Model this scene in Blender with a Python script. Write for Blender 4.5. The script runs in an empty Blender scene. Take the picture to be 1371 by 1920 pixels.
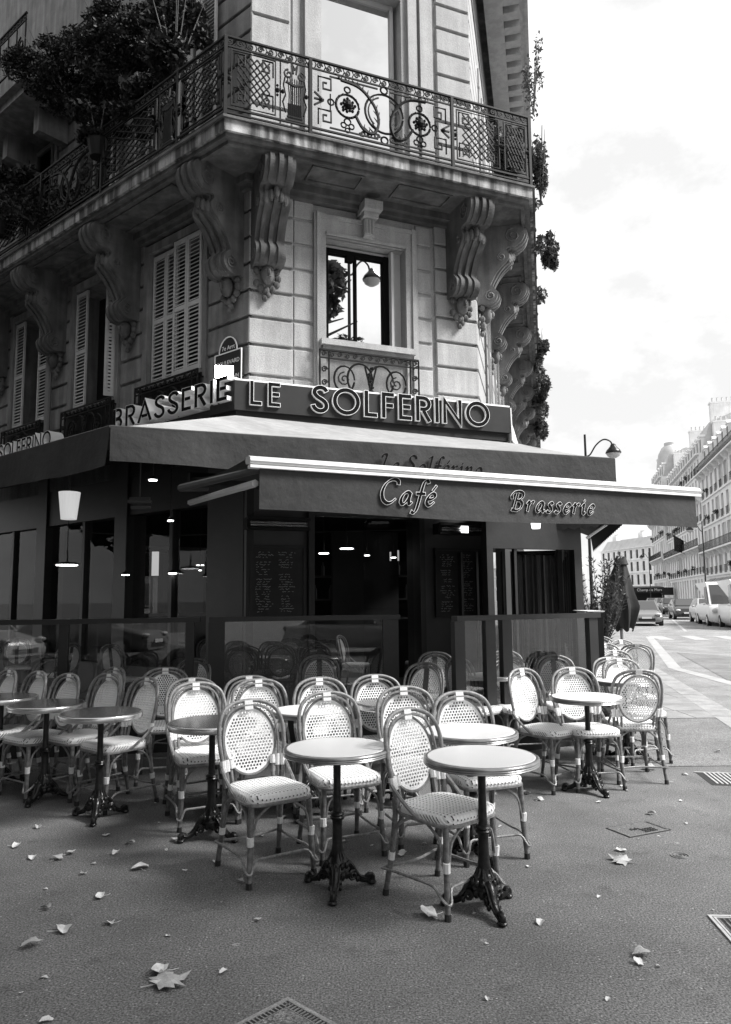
import bpy, math, random
from mathutils import Vector, Matrix, Euler
S = bpy.context.scene
COL = S.collection
R = math.radians
random.seed(7)
# ------------------------------------------------------------------ camera
EYE = 1.54
cam = bpy.data.objects.new('camera', bpy.data.cameras.new('camera'))
COL.objects.link(cam)
cam.data.sensor_fit = 'VERTICAL'; cam.data.sensor_height = 36; cam.data.lens = 26.25
cam.data.clip_end = 2000; cam.data.clip_start = .05
PITCH, ROLL = math.atan(162/1400.), 0.010
fw = Vector((0, math.cos(PITCH), math.sin(PITCH))); rt = Vector((1, 0, 0)); up = rt.cross(fw)
rt2 = rt*math.cos(ROLL)-up*math.sin(ROLL); up2 = rt*math.sin(ROLL)+up*math.cos(ROLL)
mw = Matrix((rt2, up2, -fw)).transposed().to_4x4(); mw.translation = (0, 0, EYE)
cam.matrix_world = mw
S.camera = cam
# ------------------------------------------------------------------ light
SUN_AZ, SUN_EL = 104., 46.           # compass angle clockwise from +Y, where the sun stands
world = bpy.data.worlds.new('World'); S.world = world; world.use_nodes = True
wt = world.node_tree; wn = wt.nodes; wl = wt.links
bg = wn['Background']
sky = wn.new('ShaderNodeTexSky'); sky.sky_type = 'NISHITA'; sky.sun_disc = False
sky.sun_elevation = R(SUN_EL); sky.sun_rotation = R(SUN_AZ); sky.dust_density = 4; sky.air_density = 1.5
bw = wn.new('ShaderNodeRGBToBW'); wl.new(sky.outputs[0], bw.inputs[0])
tc = wn.new('ShaderNodeTexCoord'); mp = wn.new('ShaderNodeMapping'); mp.inputs['Scale'].default_value = (1, 1, 1.7); mp.inputs['Location'].default_value = (.3, .2, .55)
wl.new(tc.outputs['Generated'], mp.inputs[0])
nz = wn.new('ShaderNodeTexNoise'); nz.inputs['Scale'].default_value = 3.2; nz.inputs['Detail'].default_value = 7; nz.inputs['Roughness'].default_value = .62
wl.new(mp.outputs[0], nz.inputs[0])
rp = wn.new('ShaderNodeMapRange'); rp.inputs['From Min'].default_value = .40; rp.inputs['From Max'].default_value = .60
rp.inputs['To Min'].default_value = 6.5; rp.inputs['To Max'].default_value = 9.4
wl.new(nz.outputs[0], rp.inputs[0])
mx = wn.new('ShaderNodeMix'); mx.data_type = 'FLOAT'; mx.inputs[0].default_value = .88
wl.new(bw.outputs[0], mx.inputs[2]); wl.new(rp.outputs[0], mx.inputs[3])
wl.new(mx.outputs[0], bg.inputs[0]); bg.inputs[1].default_value = .078
sun = bpy.data.objects.new('sun', bpy.data.lights.new('sun', 'SUN')); COL.objects.link(sun)
sun.data.energy = 4.4; sun.data.angle = R(20); sun.data.color = (1, .99, .98)
sd = Vector((math.sin(R(SUN_AZ))*math.cos(R(SUN_EL)), math.cos(R(SUN_AZ))*math.cos(R(SUN_EL)), math.sin(R(SUN_EL))))
sun.rotation_euler = sd.to_track_quat('Z', 'Y').to_euler()
S.view_settings.view_transform = 'Standard'; S.view_settings.look = 'None'
S.view_settings.exposure = 0.97; S.view_settings.gamma = 1
S.render.engine = 'CYCLES'
# ------------------------------------------------------------------ materials
MATS = {}
def mat(name, v, rough=.7, metal=0., var=0., scale=5., bump=0., bscale=None, streak=0., emit=0., stretch=(1, 1, 1), spec=.5, fine=0.):
    m = bpy.data.materials.new(name); m.use_nodes = True; MATS[name] = m
    nt = m.node_tree; n = nt.nodes; l = nt.links; b = n['Principled BSDF']
    b.inputs['Roughness'].default_value = rough; b.inputs['Metallic'].default_value = metal
    b.inputs['Specular IOR Level'].default_value = spec
    b.inputs['Base Color'].default_value = (v, v, v, 1)
    if emit:
        b.inputs['Emission Color'].default_value = (1, 1, 1, 1); b.inputs['Emission Strength'].default_value = emit
    geo = n.new('ShaderNodeNewGeometry')
    pos = geo.outputs['Position']
    out = None
    if var or streak or fine:
        mpp = n.new('ShaderNodeMapping'); mpp.inputs['Scale'].default_value = stretch; l.new(pos, mpp.inputs[0])
        t = n.new('ShaderNodeTexNoise'); t.inputs['Scale'].default_value = scale; t.inputs['Detail'].default_value = 6; t.inputs['Roughness'].default_value = .6
        l.new(mpp.outputs[0], t.inputs[0])
        mr = n.new('ShaderNodeMapRange'); mr.inputs[1].default_value = .3; mr.inputs[2].default_value = .7
        mr.inputs[3].default_value = v*(1-var); mr.inputs[4].default_value = v*(1+var); l.new(t.outputs[0], mr.inputs[0])
        out = mr.outputs[0]
        if fine:
            t3 = n.new('ShaderNodeTexNoise'); t3.inputs['Scale'].default_value = 160; t3.inputs['Detail'].default_value = 2; l.new(pos, t3.inputs[0])
            m3 = n.new('ShaderNodeMapRange'); m3.inputs[1].default_value = .3; m3.inputs[2].default_value = .7; m3.inputs[3].default_value = 1-fine; m3.inputs[4].default_value = 1+fine
            l.new(t3.outputs[0], m3.inputs[0])
            mm3 = n.new('ShaderNodeMath'); mm3.operation = 'MULTIPLY'; l.new(out, mm3.inputs[0]); l.new(m3.outputs[0], mm3.inputs[1]); out = mm3.outputs[0]
        if streak:
            mp2 = n.new('ShaderNodeMapping'); mp2.inputs['Scale'].default_value = (1, 1, .12); l.new(pos, mp2.inputs[0])
            t2 = n.new('ShaderNodeTexNoise'); t2.inputs['Scale'].default_value = 7; t2.inputs['Detail'].default_value = 5; l.new(mp2.outputs[0], t2.inputs[0])
            m2 = n.new('ShaderNodeMapRange'); m2.inputs[1].default_value = .42; m2.inputs[2].default_value = .62; m2.inputs[3].default_value = 1-streak; m2.inputs[4].default_value = 1
            l.new(t2.outputs[0], m2.inputs[0])
            mm = n.new('ShaderNodeMath'); mm.operation = 'MULTIPLY'; l.new(out, mm.inputs[0]); l.new(m2.outputs[0], mm.inputs[1]); out = mm.outputs[0]
        cc = n.new('ShaderNodeCombineColor')
        for i in range(3): l.new(out, cc.inputs[i])
        l.new(cc.outputs[0], b.inputs['Base Color'])
    if bump:
        tb = n.new('ShaderNodeTexNoise'); tb.inputs['Scale'].default_value = bscale or scale*6; tb.inputs['Detail'].default_value = 5; l.new(pos, tb.inputs[0])
        bp = n.new('ShaderNodeBump'); bp.inputs['Strength'].default_value = bump; bp.inputs['Distance'].default_value = .01
        l.new(tb.outputs[0], bp.inputs['Height']); l.new(bp.outputs[0], b.inputs['Normal'])
    return m
def asphalt(name, v, spots=1.5):
    m = mat(name, v, .85, var=.30, scale=1.1, bump=.5, bscale=160)
    nt = m.node_tree; n = nt.nodes; l = nt.links; b = n['Principled BSDF']
    src = b.inputs['Base Color'].links[0].from_node.inputs[0].links[0].from_socket
    geo = [q for q in n if q.type == 'NEW_GEOMETRY'][0]
    val = src
    for sc, lo, hi, amt, jit in ((55, .16, .30, spots, 1), (150, .2, .5, .8, 1)):
        vo = n.new('ShaderNodeTexVoronoi'); vo.inputs['Scale'].default_value = sc; l.new(geo.outputs[0], vo.inputs[0])
        # some cells only: random cell value picks the pale aggregate
        sp = n.new('ShaderNodeSeparateColor'); l.new(vo.outputs['Color'], sp.inputs[0])
        mr = n.new('ShaderNodeMapRange'); mr.inputs[1].default_value = lo; mr.inputs[2].default_value = hi; mr.inputs[3].default_value = 1; mr.inputs[4].default_value = 0; l.new(vo.outputs['Distance'], mr.inputs[0])
        gt = n.new('ShaderNodeMapRange'); gt.inputs[1].default_value = .72; gt.inputs[2].default_value = 1.; gt.inputs[3].default_value = 0; gt.inputs[4].default_value = amt; l.new(sp.outputs[0], gt.inputs[0])
        m1 = n.new('ShaderNodeMath'); m1.operation = 'MULTIPLY'; l.new(mr.outputs[0], m1.inputs[0]); l.new(gt.outputs[0], m1.inputs[1])
        a1 = n.new('ShaderNodeMath'); a1.operation = 'ADD'; a1.inputs[1].default_value = 1; l.new(m1.outputs[0], a1.inputs[0])
        m2 = n.new('ShaderNodeMath'); m2.operation = 'MULTIPLY'; l.new(val, m2.inputs[0]); l.new(a1.outputs[0], m2.inputs[1]); val = m2.outputs[0]
    # scattered gum spots and darker stains
    vg = n.new('ShaderNodeTexVoronoi'); vg.inputs['Scale'].default_value = 2.6; l.new(geo.outputs[0], vg.inputs[0])
    mg = n.new('ShaderNodeMapRange'); mg.inputs[1].default_value = .035; mg.inputs[2].default_value = .055; mg.inputs[3].default_value = 1.75; mg.inputs[4].default_value = 1; l.new(vg.outputs['Distance'], mg.inputs[0])
    ms = n.new('ShaderNodeTexNoise'); ms.inputs['Scale'].default_value = 4.5; ms.inputs['Detail'].default_value = 8; ms.inputs['Roughness'].default_value = .7; l.new(geo.outputs[0], ms.inputs[0])
    mq = n.new('ShaderNodeMapRange'); mq.inputs[1].default_value = .56; mq.inputs[2].default_value = .68; mq.inputs[3].default_value = 1; mq.inputs[4].default_value = .68; l.new(ms.outputs[0], mq.inputs[0])
    for sck in (mg.outputs[0], mq.outputs[0]):
        m9 = n.new('ShaderNodeMath'); m9.operation = 'MULTIPLY'; l.new(val, m9.inputs[0]); l.new(sck, m9.inputs[1]); val = m9.outputs[0]
    # fine dark/light grain
    t = n.new('ShaderNodeTexNoise'); t.inputs['Scale'].default_value = 110; t.inputs['Detail'].default_value = 2; l.new(geo.outputs[0], t.inputs[0])
    mr = n.new('ShaderNodeMapRange'); mr.inputs[1].default_value = .3; mr.inputs[2].default_value = .7; mr.inputs[3].default_value = .25; mr.inputs[4].default_value = 1.75; l.new(t.outputs[0], mr.inputs[0])
    m2 = n.new('ShaderNodeMath'); m2.operation = 'MULTIPLY'; l.new(val, m2.inputs[0]); l.new(mr.outputs[0], m2.inputs[1]); val = m2.outputs[0]
    cc = b.inputs['Base Color'].links[0].from_node
    for i in range(3): l.new(val, cc.inputs[i])
    return m
M_asph = asphalt('pavement_asphalt', .118)
M_asph2 = asphalt('pavement_asphalt_pale', .155)
M_road = asphalt('road_asphalt', .205)
M_roadk = asphalt('road_asphalt_dark', .155)
M_slab = mat('granite_slab', .235, .8, var=.25, scale=3, bump=.3, bscale=60, fine=.3)
M_kerb = mat('kerb_granite', .27, .8, var=.25, scale=4, bump=.3, fine=.3)
M_paint = mat('road_paint', .33, .7, var=.2, scale=3, fine=.15)
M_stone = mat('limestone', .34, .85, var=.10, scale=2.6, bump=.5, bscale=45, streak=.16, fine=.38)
M_stoned = mat('dark_limestone', .10, .9, var=.38, scale=3, bump=.4, bscale=40, streak=.35, fine=.15)  # darker limestone for brackets, soffits and slab mouldings
M_stain = mat('rain_stained_limestone', .33, .9, var=.45, scale=4, bump=.4, bscale=40, streak=.85, fine=.2)
M_shadest = mat('limestone_shade_toned', .20, .85, var=.26, scale=2.6, bump=.4, bscale=45, streak=.35, fine=.2)  # limestone with the left facade's shade put into the colour, reused elsewhere
M_farrail = mat('far_railing', .03, .7)
M_far = mat('far_limestone', .82, .85, var=.1, scale=.8, streak=.1)  # washed-out haze of the far houses put into the stone colour
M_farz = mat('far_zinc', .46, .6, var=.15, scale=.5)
M_fard = mat('far_window_glass', .035, .35, spec=.2)
M_groove = mat('groove_grey', .16, .9)  # even grey, used on the pavement cracks and the down pipe
M_iron = mat('wrought_iron', .010, .6, var=.3, scale=20, spec=.15)
M_cast = mat('cast_iron', .025, .28, metal=.6, var=.4, scale=30, bump=.3, bscale=60)
M_wframe = mat('window_paint', .45, .5, var=.08, scale=5)
M_shut = mat('shutter_paint', .42, .6, var=.1, scale=9)
M_dark = mat('dark_wood', .014, .45, var=.3, scale=6, bump=.1)
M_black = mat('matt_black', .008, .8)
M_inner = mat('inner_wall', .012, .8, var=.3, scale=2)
M_pier = mat('painted_pier', .06, .5, var=.12, scale=3, fine=.1)
M_awn = mat('awning_canvas', .024, .8, var=.3, scale=2.2, bump=1., bscale=9, fine=.25)
M_awntop = mat('faded_awning_top', .26, .85, var=.16, scale=1.5, streak=.12, bump=1., bscale=7, fine=.1)
M_alu = mat('white_aluminium', .58, .35, var=.04, scale=5)
M_white = mat('white_enamel', .8, .4)
M_sign = mat('sign_board', .026, .7, spec=.2, var=.12, scale=4, fine=.12)
M_face = mat('letter_face', .006, .7, spec=.05)
M_chalk = mat('chalk', .5, .9, var=.4, scale=40)
M_board = mat('chalkboard', .018, .6, var=.4, scale=8)
M_cane = mat('cane_frame', .20, .35, var=.45, scale=38, bump=.2, stretch=(1, 1, .6), fine=.2)
M_caned = mat('cane_leg', .13, .35, var=.6, scale=30, bump=.2, fine=.2)
M_wrap = mat('rattan_wrap', .72, .5, var=.12, scale=120)
M_weave = mat('woven_rattan', .86, .5, var=.06, scale=200, bump=.5, bscale=250)
M_foot = mat('rubber_foot', .015, .6)
M_top = mat('white_tabletop', .86, .25, var=.10, scale=260)
M_topd = mat('dark_tabletop', .05, .22, var=.3, scale=30)
M_brass = mat('brass_edge', .30, .3, metal=.7, var=.2, scale=20)
M_chrome = mat('bright_metal_edge', .6, .25, metal=.9)
M_lamp = mat('lit_lampshade', .5, .6, emit=.22)
M_glow = mat('lit_tube', .9, .5, emit=1.6)
M_flood = mat('floodlight_glass', 1, .5, emit=55.)
M_tyre = mat('tyre', .02, .7)
M_carl = mat('pale_car_paint', .45, .2, spec=.7)
M_card = mat('dark_car_paint', .02, .15, spec=.8)
M_carm = mat('grey_car_paint', .16, .2, spec=.8)
M_carw = mat('white_van_paint', .75, .3)
M_cglass = mat('car_glass', .05, .06, spec=.9)
M_bark = mat('bark', .08, .9, var=.3, scale=8, bump=.6)
M_enamel = mat('plaque_enamel', .05, .25)
M_sunsh = mat('parasol_cloth', .012, .8, var=.3, scale=6, bump=.3)
def leafmat(name, v, tr=.25):
    m = mat(name, v, .55, var=.55, scale=3.3)
    n = m.node_tree.nodes; l = m.node_tree.links; b = n['Principled BSDF']
    t = n.new('ShaderNodeBsdfTranslucent'); t.inputs[0].default_value = (v*1.3,)*3+(1,)
    mix = n.new('ShaderNodeMixShader'); mix.inputs[0].default_value = tr
    l.new(b.outputs[0], mix.inputs[1]); l.new(t.outputs[0], mix.inputs[2]); l.new(mix.outputs[0], n['Material Output'].inputs[0])
    return m
M_leaf = leafmat('foliage', .05); M_leafd = leafmat('dark_foliage', .009); M_leafp = leafmat('pale_foliage', .12)
M_dry = mat('dry_leaf', .55, .7, var=.3, scale=25, bump=.3); M_dry2 = mat('brown_dry_leaf', .34, .7, var=.3, scale=25, bump=.3)
def glass(name, tr, refl=(1, 1, 1), rough=.0, ior=1.5):
    m = bpy.data.materials.new(name); m.use_nodes = True; nt = m.node_tree; n = nt.nodes; l = nt.links
    n.remove(n['Principled BSDF'])
    g = n.new('ShaderNodeBsdfGlossy'); g.inputs['Roughness'].default_value = rough; g.inputs[0].default_value = (*refl, 1)
    t = n.new('ShaderNodeBsdfTransparent'); t.inputs[0].default_value = (tr, tr, tr, 1)
    f = n.new('ShaderNodeFresnel'); f.inputs[0].default_value = ior
    mix = n.new('ShaderNodeMixShader')
    l.new(f.outputs[0], mix.inputs[0]); l.new(t.outputs[0], mix.inputs[1]); l.new(g.outputs[0], mix.inputs[2])
    l.new(mix.outputs[0], n['Material Output'].inputs[0])
    return m
M_glass = glass('clear_glass', .8, ior=1.75)
M_glassd = glass('shaded_shop_glass', .75, ior=1.24)
M_mirror = bpy.data.materials.new('mirroring_window_glass'); M_mirror.use_nodes = True
_b = M_mirror.node_tree.nodes['Principled BSDF']; _b.inputs['Base Color'].default_value = (.72, .72, .72, 1); _b.inputs['Metallic'].default_value = 1; _b.inputs['Roughness'].default_value = .0
# ------------------------------------------------------------------ geometry helpers
V = Vector
class MB:
    """collects faces in world (or local) coordinates; build() makes ONE mesh object"""
    def __init__(s): s.v = []; s.f = []; s.m = []; s.mats = []; s.cur = 0
    def use(s, m):
        if m not in s.mats: s.mats.append(m)
        s.cur = s.mats.index(m); return s
    def add(s, vs, fs):
        b = len(s.v); s.v += [V(p) for p in vs]; s.f += [tuple(i+b for i in f) for f in fs]; s.m += [s.cur]*len(fs); return s
    def quad(s, a, b, c, d): return s.add([a, b, c, d], [(0, 1, 2, 3)])
    def hexa(s, p):   # 8 points: bottom 4 ccw, top 4
        return s.add(p, [(3, 2, 1, 0), (4, 5, 6, 7), (0, 1, 5, 4), (1, 2, 6, 5), (2, 3, 7, 6), (3, 0, 4, 7)])
    def box(s, x0, x1, y0, y1, z0, z1):
        return s.hexa([(x0, y0, z0), (x1, y0, z0), (x1, y1, z0), (x0, y1, z0), (x0, y0, z1), (x1, y0, z1), (x1, y1, z1), (x0, y1, z1)])
    def prism(s, poly, a, b):   # poly: list of points (Vector), swept by vector from a to b offsets
        n = len(poly); a = V(a); b = V(b); vs = [V(p)+a for p in poly]+[V(p)+b for p in poly]
        fs = [tuple(range(n-1, -1, -1)), tuple(range(n, 2*n))]+[(i, (i+1) % n, n+(i+1) % n, n+i) for i in range(n)]
        return s.add(vs, fs)
    def tube(s, pts, r, n=8, caps=True, closed=False):
        pts = [V(p) for p in pts]; N = len(pts)
        if N < 2: return s
        rs = r if isinstance(r, (list, tuple)) else [r]*N
        up = None; rings = []
        for i, p in enumerate(pts):
            if closed: d = pts[(i+1) % N]-pts[i-1]
            else: d = pts[min(i+1, N-1)]-pts[max(i-1, 0)]
            if d.length < 1e-9: d = V((0, 0, 1))
            d.normalize()
            if up is None:
                up = V((0, 0, 1)) if abs(d.z) < .9 else V((1, 0, 0))
            a = d.cross(up)
            if a.length < 1e-6: a = d.orthogonal()
            a.normalize(); b_ = a.cross(d).normalized(); up = b_
            rings.append([p+(a*math.cos(t)+b_*math.sin(t))*rs[i] for t in (2*math.pi*(k+.5)/n for k in range(n))])
        vs = [q for g in rings for q in g]; fs = []
        M_ = N if closed else N-1
        for i in range(M_):
            j = (i+1) % N
            for k in range(n): fs.append((i*n+k, i*n+(k+1) % n, j*n+(k+1) % n, j*n+k))
        if caps and not closed:
            fs.append(tuple(range(n-1, -1, -1))); fs.append(tuple(range((N-1)*n, N*n)))
        return s.add(vs, fs)
    def lathe(s, prof, c=(0, 0, 0), n=24, caps=True):   # prof: (r,z)
        c = V(c); vs = []; fs = []
        for r, z in prof:
            for k in range(n):
                t = 2*math.pi*k/n; vs.append(c+V((r*math.cos(t), r*math.sin(t), z)))
        for i in range(len(prof)-1):
            for k in range(n): fs.append((i*n+k, i*n+(k+1) % n, (i+1)*n+(k+1) % n, (i+1)*n+k))
        if caps: fs.append(tuple(range(n-1, -1, -1))); fs.append(tuple(range((len(prof)-1)*n, len(prof)*n)))
        return s.add(vs, fs)
    def ball(s, c, r, n=10, m=7, rot=None):
        c = V(c); r = V(r) if not isinstance(r, (int, float)) else V((r, r, r)); vs = []; fs = []
        for i in range(m+1):
            ph = math.pi*i/m
            for k in range(n):
                t = 2*math.pi*k/n; p = V((r.x*math.sin(ph)*math.cos(t), r.y*math.sin(ph)*math.sin(t), -r.z*math.cos(ph)))
                vs.append(c+(rot@p if rot else p))
        for i in range(m):
            for k in range(n): fs.append((i*n+k, i*n+(k+1) % n, (i+1)*n+(k+1) % n, (i+1)*n+k))
        return s.add(vs, fs)
    def build(s, name, m=None, parent=None, smooth=False, base=None):
        me = bpy.data.meshes.new(name)
        off = BASE.get(parent.name, V((0, 0, 0))) if parent is not None else (V(base) if base is not None else V((0, 0, 0)))
        me.from_pydata([p-off for p in s.v], [], s.f)
        ms = s.mats if s.mats else [m]
        for q in ms: me.materials.append(q)
        if s.mats: me.polygons.foreach_set('material_index', s.m)
        if smooth:
            me.polygons.foreach_set('use_smooth', [True]*len(me.polygons))
            try: me.set_sharp_from_angle(angle=R(50))
            except Exception: pass
        me.update()
        o = bpy.data.objects.new(name, me); COL.objects.link(o)
        if parent is not None: o.parent = parent; BASE[o.name] = off
        else: o.location = off; BASE[o.name] = off
        return o
BASE = {}
def tag(o, label=None, cat=None, group=None, kind=None):
    if label: o['label'] = label
    if cat: o['category'] = cat
    if group: o['group'] = group
    if kind: o['kind'] = kind
    return o
def thing(name, loc, label, cat, group=None, kind=None):
    o = bpy.data.objects.new(name, None); COL.objects.link(o); o.location = V(loc); o.empty_display_size = .2
    BASE[o.name] = V(loc); return tag(o, label, cat, group, kind)
KIDS = {}
def copy_thing(src, loc, rz, label, group=None):
    def cp(o, par):
        c = o.copy(); COL.objects.link(c); c.parent = par
        for ch in KIDS.get(src.name, {}).get(o.name, []): cp(ch, c)
        return c
    if src.name not in KIDS:
        d = {}
        for o in bpy.data.objects:
            if o.parent: d.setdefault(o.parent.name, []).append(o)
        KIDS[src.name] = d
    c = cp(src, None); c.location = V(loc); c.rotation_euler = (0, 0, rz)
    if label: c['label'] = label
    if group: c['group'] = group
    return c
class Fac:
    """a facade plane: u along, h up, o outward"""
    def __init__(s, o, d):
        s.o = V((o[0], o[1], 0)); s.d = V((d[0], d[1], 0)).normalized(); s.n = V((s.d.y, -s.d.x, 0))
    def P(s, u, h, o=0.): return s.o+s.d*u+s.n*o+V((0, 0, h))
    def box(s, mb, u0, u1, h0, h1, o0, o1):
        return mb.hexa([s.P(u0, h0, o1), s.P(u1, h0, o1), s.P(u1, h0, o0), s.P(u0, h0, o0), s.P(u0, h1, o1), s.P(u1, h1, o1), s.P(u1, h1, o0), s.P(u0, h1, o0)])
    def bevel(s, mb, u0, u1, h0, h1, o0, o1, b=.015):   # block with chamfered front edges
        return mb.add([s.P(u0, h0, o0), s.P(u1, h0, o0), s.P(u1, h1, o0), s.P(u0, h1, o0), s.P(u0, h0, o1-b), s.P(u1, h0, o1-b), s.P(u1, h1, o1-b), s.P(u0, h1, o1-b),
                       s.P(u0+b, h0+b, o1), s.P(u1-b, h0+b, o1), s.P(u1-b, h1-b, o1), s.P(u0+b, h1-b, o1)],
                      [(0, 1, 5, 4), (1, 2, 6, 5), (2, 3, 7, 6), (3, 0, 4, 7), (4, 5, 9, 8), (5, 6, 10, 9), (6, 7, 11, 10), (7, 4, 8, 11), (8, 9, 10, 11)])
    def line(s, mb, pts, r, o=0., n=5, closed=False):
        if not isinstance(r, list) and .006 < r < .0155: r *= 1.35
        return mb.tube([s.P(p[0], p[1], o+(p[2] if len(p) > 2 else 0)) for p in pts], r, n, closed=closed)
def catmull(pts, k=6, closed=False):
    out = []; N = len(pts); P = [V(p) for p in pts]
    rng = range(N) if closed else range(N-1)
    for i in rng:
        if closed: a, b, c, d = P[i-1], P[i], P[(i+1) % N], P[(i+2) % N]
        else: a, b, c, d = P[max(i-1, 0)], P[i], P[i+1], P[min(i+2, N-1)]
        for j in range(k):
            t = j/k; out.append(.5*((2*b)+(c-a)*t+(2*a-5*b+4*c-d)*t*t+(3*b-a-3*c+d)*t**3))
    if not closed: out.append(P[-1])
    return out
def arc(cx, cy, r, a0, a1, n=10, ry=None):
    ry = ry or r
    return [(cx+r*math.cos(R(a0+(a1-a0)*i/n)), cy+ry*math.sin(R(a0+(a1-a0)*i/n))) for i in range(n+1)]
def spiral(cx, cy, r0, r1, a0, turns, n=14):
    return [(cx+(r0+(r1-r0)*i/n)*math.cos(R(a0+360*turns*i/n)), cy+(r0+(r1-r0)*i/n)*math.sin(R(a0+360*turns*i/n))) for i in range(n+1)]
W = V((-1.65, 10.34)); DCH = (math.sin(R(68)), math.cos(R(68)))
CH = Fac(W, DCH); CHL = 3.78
E = W+V(DCH)*CHL
LF = Fac(W, (math.sin(R(50.2)), -math.cos(R(50.2))))
RF = Fac(E, (math.sin(R(13.3)), math.cos(R(13.3))))
def off2(Fa, Fb, corner, o):   # plan point at offset o from both facades
    a, b = Fa.n, Fb.n; k = o/(1+a.dot(b)); return V((corner[0], corner[1], 0))+(a+b)*k
def Bl(o, h): p = off2(LF, CH, W, o); p.z = h; return p
def Br(o, h): p = off2(CH, RF, E, o); p.z = h; return p
# ------------------------------------------------------------------ ground and street
def sheet(name, pts, z, m, kind='structure'):
    mb = MB(); mb.add([V((x, y, z)) for x, y in pts], [tuple(range(len(pts)))]); o = mb.build(name, m); o['kind'] = kind; return o
KD = V((math.sin(R(12.6)), math.cos(R(12.6)))); K0 = V((6.57, 18.06)) # kerb line
def kp(t, off=0): return K0+KD*t+V((KD.y, -KD.x))*off
sheet('ground', [(-600, -600), (600, -600), (600, 900), (-600, 900)], -.17, M_road)
# pavement: a slab with its step down to the road
pav = [kp(-40), kp(260), (-60, 270), (-60, -21)]
mb = MB(); mb.prism([V((p[0], p[1], 0)) for p in pav], (0, 0, -.3), (0, 0, 0)); tag(mb.build('pavement', M_asph), kind='structure')
k1, k2 = kp(-10.9, -.16), kp(200, -.16)
mb = MB()
t = -40.
while t < 200:
    L = random.uniform(.9, 1.15) if t < 40 else 10
    a, b = kp(t+.006, -.30), kp(t+L-.006, -.30); c, d = kp(t+L-.006, .02), kp(t+.006, .02)
    dz = random.uniform(0, .004)
    mb.prism([V((a.x, a.y, 0)), V((d.x, d.y, 0)), V((c.x, c.y, 0)), V((b.x, b.y, 0))], (0, 0, -.16), (0, 0, .006+dz)); t += L
tag(mb.build('kerb', M_kerb), kind='structure')
# pale asphalt band and granite paving beside the right hand terrace
def kx(y, off): # x on the line parallel to the kerb
    t = (y-K0.y)/KD.y; return kp(t, off).x
sheet('pavement_patch', [(2.35, 6.98), (kx(6.98, -.3), 6.98), (kx(9.6, -.3), 9.6), (3.0, 9.6)], .004, M_asph2)
mb = MB(); y = 9.62; row = 0
while y < 60:
    rowh = .62 if y < 30 else 3.; x0 = kx(y, -3.2); x1 = kx(y, -.31); x = x0-random.uniform(0, .5)
    while x < x1-.05:
        w = random.uniform(.5, .95) if y < 30 else 3.; xe = min(x+w, x1)
        sk = (kx(y+rowh, -.31)-x1) if xe == x1 else 0
        mb.add([V((x+.006, y+.006, 0)), V((xe-.006, y+.006, 0)), V((xe+sk-.006, y+rowh-.006, 0)), V((x+.006, y+rowh-.006, 0)),
                V((x+.006, y+.006, .006+random.uniform(0, .003))), V((xe-.006, y+.006, .008)), V((xe+sk-.006, y+rowh-.006, .007)), V((x+.006, y+rowh-.006, .007))],
               [(4, 5, 6, 7), (0, 1, 5, 4), (1, 2, 6, 5), (2, 3, 7, 6), (3, 0, 4, 7)]); x = xe
    y += rowh
tag(mb.build('granite_paving', M_slab), kind='structure')
# far pavement on the other side of the boulevard
SD = V((math.sin(R(15.3)), math.cos(R(15.3)))); SN = V((SD.y, -SD.x))
def sp(s, p, z=0.): q = SD*s+SN*p; return V((q.x, q.y, z))
mb = MB(); mb.prism([sp(20, 10.6), sp(20, 30), sp(260, 30), sp(260, 10.6)], (0, 0, -.3), (0, 0, -.02)); tag(mb.build('far_pavement', M_slab), kind='structure')
# markings
Z = -.166
def stripe(mb, a, b, w, z=Z):
    a, b = V(a), V(b); n = V((-(b-a).y, (b-a).x)).normalized()*w/2
    mb.quad(*[V((p.x, p.y, z)) for p in (a-n, b-n, b+n, a+n)])
mb = MB()
g = lambda x, y: V((x, y))*1.11   # road lies .17 below the pavement
for a, b, w in (((11.8, 31.6), (7.25, 17.9), .28), ((7.25, 17.9), (6.95, 12.6), .28),):
    stripe(mb, a, b, w)
for k in range(6):
    x = 11.6+k*1.25; stripe(mb, (x, 29.2-k*.25), (x+.65, 32.2-k*.25), .55, Z+.002)
for k in range(4):
    stripe(mb, (12.5+k*2.4, 23.2+k*.5), (14.1+k*2.4, 23.5+k*.5), .22, Z+.002)
stripe(mb, (15.2, 36), (30, 76), .14)
stripe(mb, (13.5, 24.5), (28, 21.5), .3)
tag(mb.build('road_marking', M_paint), kind='structure')
rc = random.Random(31)
mb = MB()
for (x, y, a, L) in ((-.9, 3.6, .5, 1.6), (1.0, 3.5, 1.9, 1.2), (.2, 3.3, 0.1, .9), (2.2, 4.3, 2.4, 1.4), (-2.0, 4.2, 1.1, 1.2), (1.5, 6.0, .2, 1.5), (2.6, 5.6, 1.5, 1.1)):
    pts = [V((x, y, .0008))]
    for _ in range(int(L/.05)):
        a += rc.gauss(0, .28); pts.append(pts[-1]+V((math.cos(a), math.sin(a), 0))*.05)
    for i in range(len(pts)-1):
        d = (pts[i+1]-pts[i]).normalized(); nn = V((-d.y, d.x, 0)); w0 = rc.uniform(.0008, .0022); w1 = rc.uniform(.0008, .0022)
        mb.add([pts[i]-nn*w0, pts[i+1]-nn*w1, pts[i+1]+nn*w1, pts[i]+nn*w0], [(0, 1, 2, 3)])
tag(mb.build('pavement_crack', M_groove), kind='structure')
sheet('road_patch', [(9.3, 22.8), (7.25, 15.3), (7.3, 13.2), (11, 12.0), (17, 13.0), (11.5, 18.5)], -.1645, M_roadk)

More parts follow.
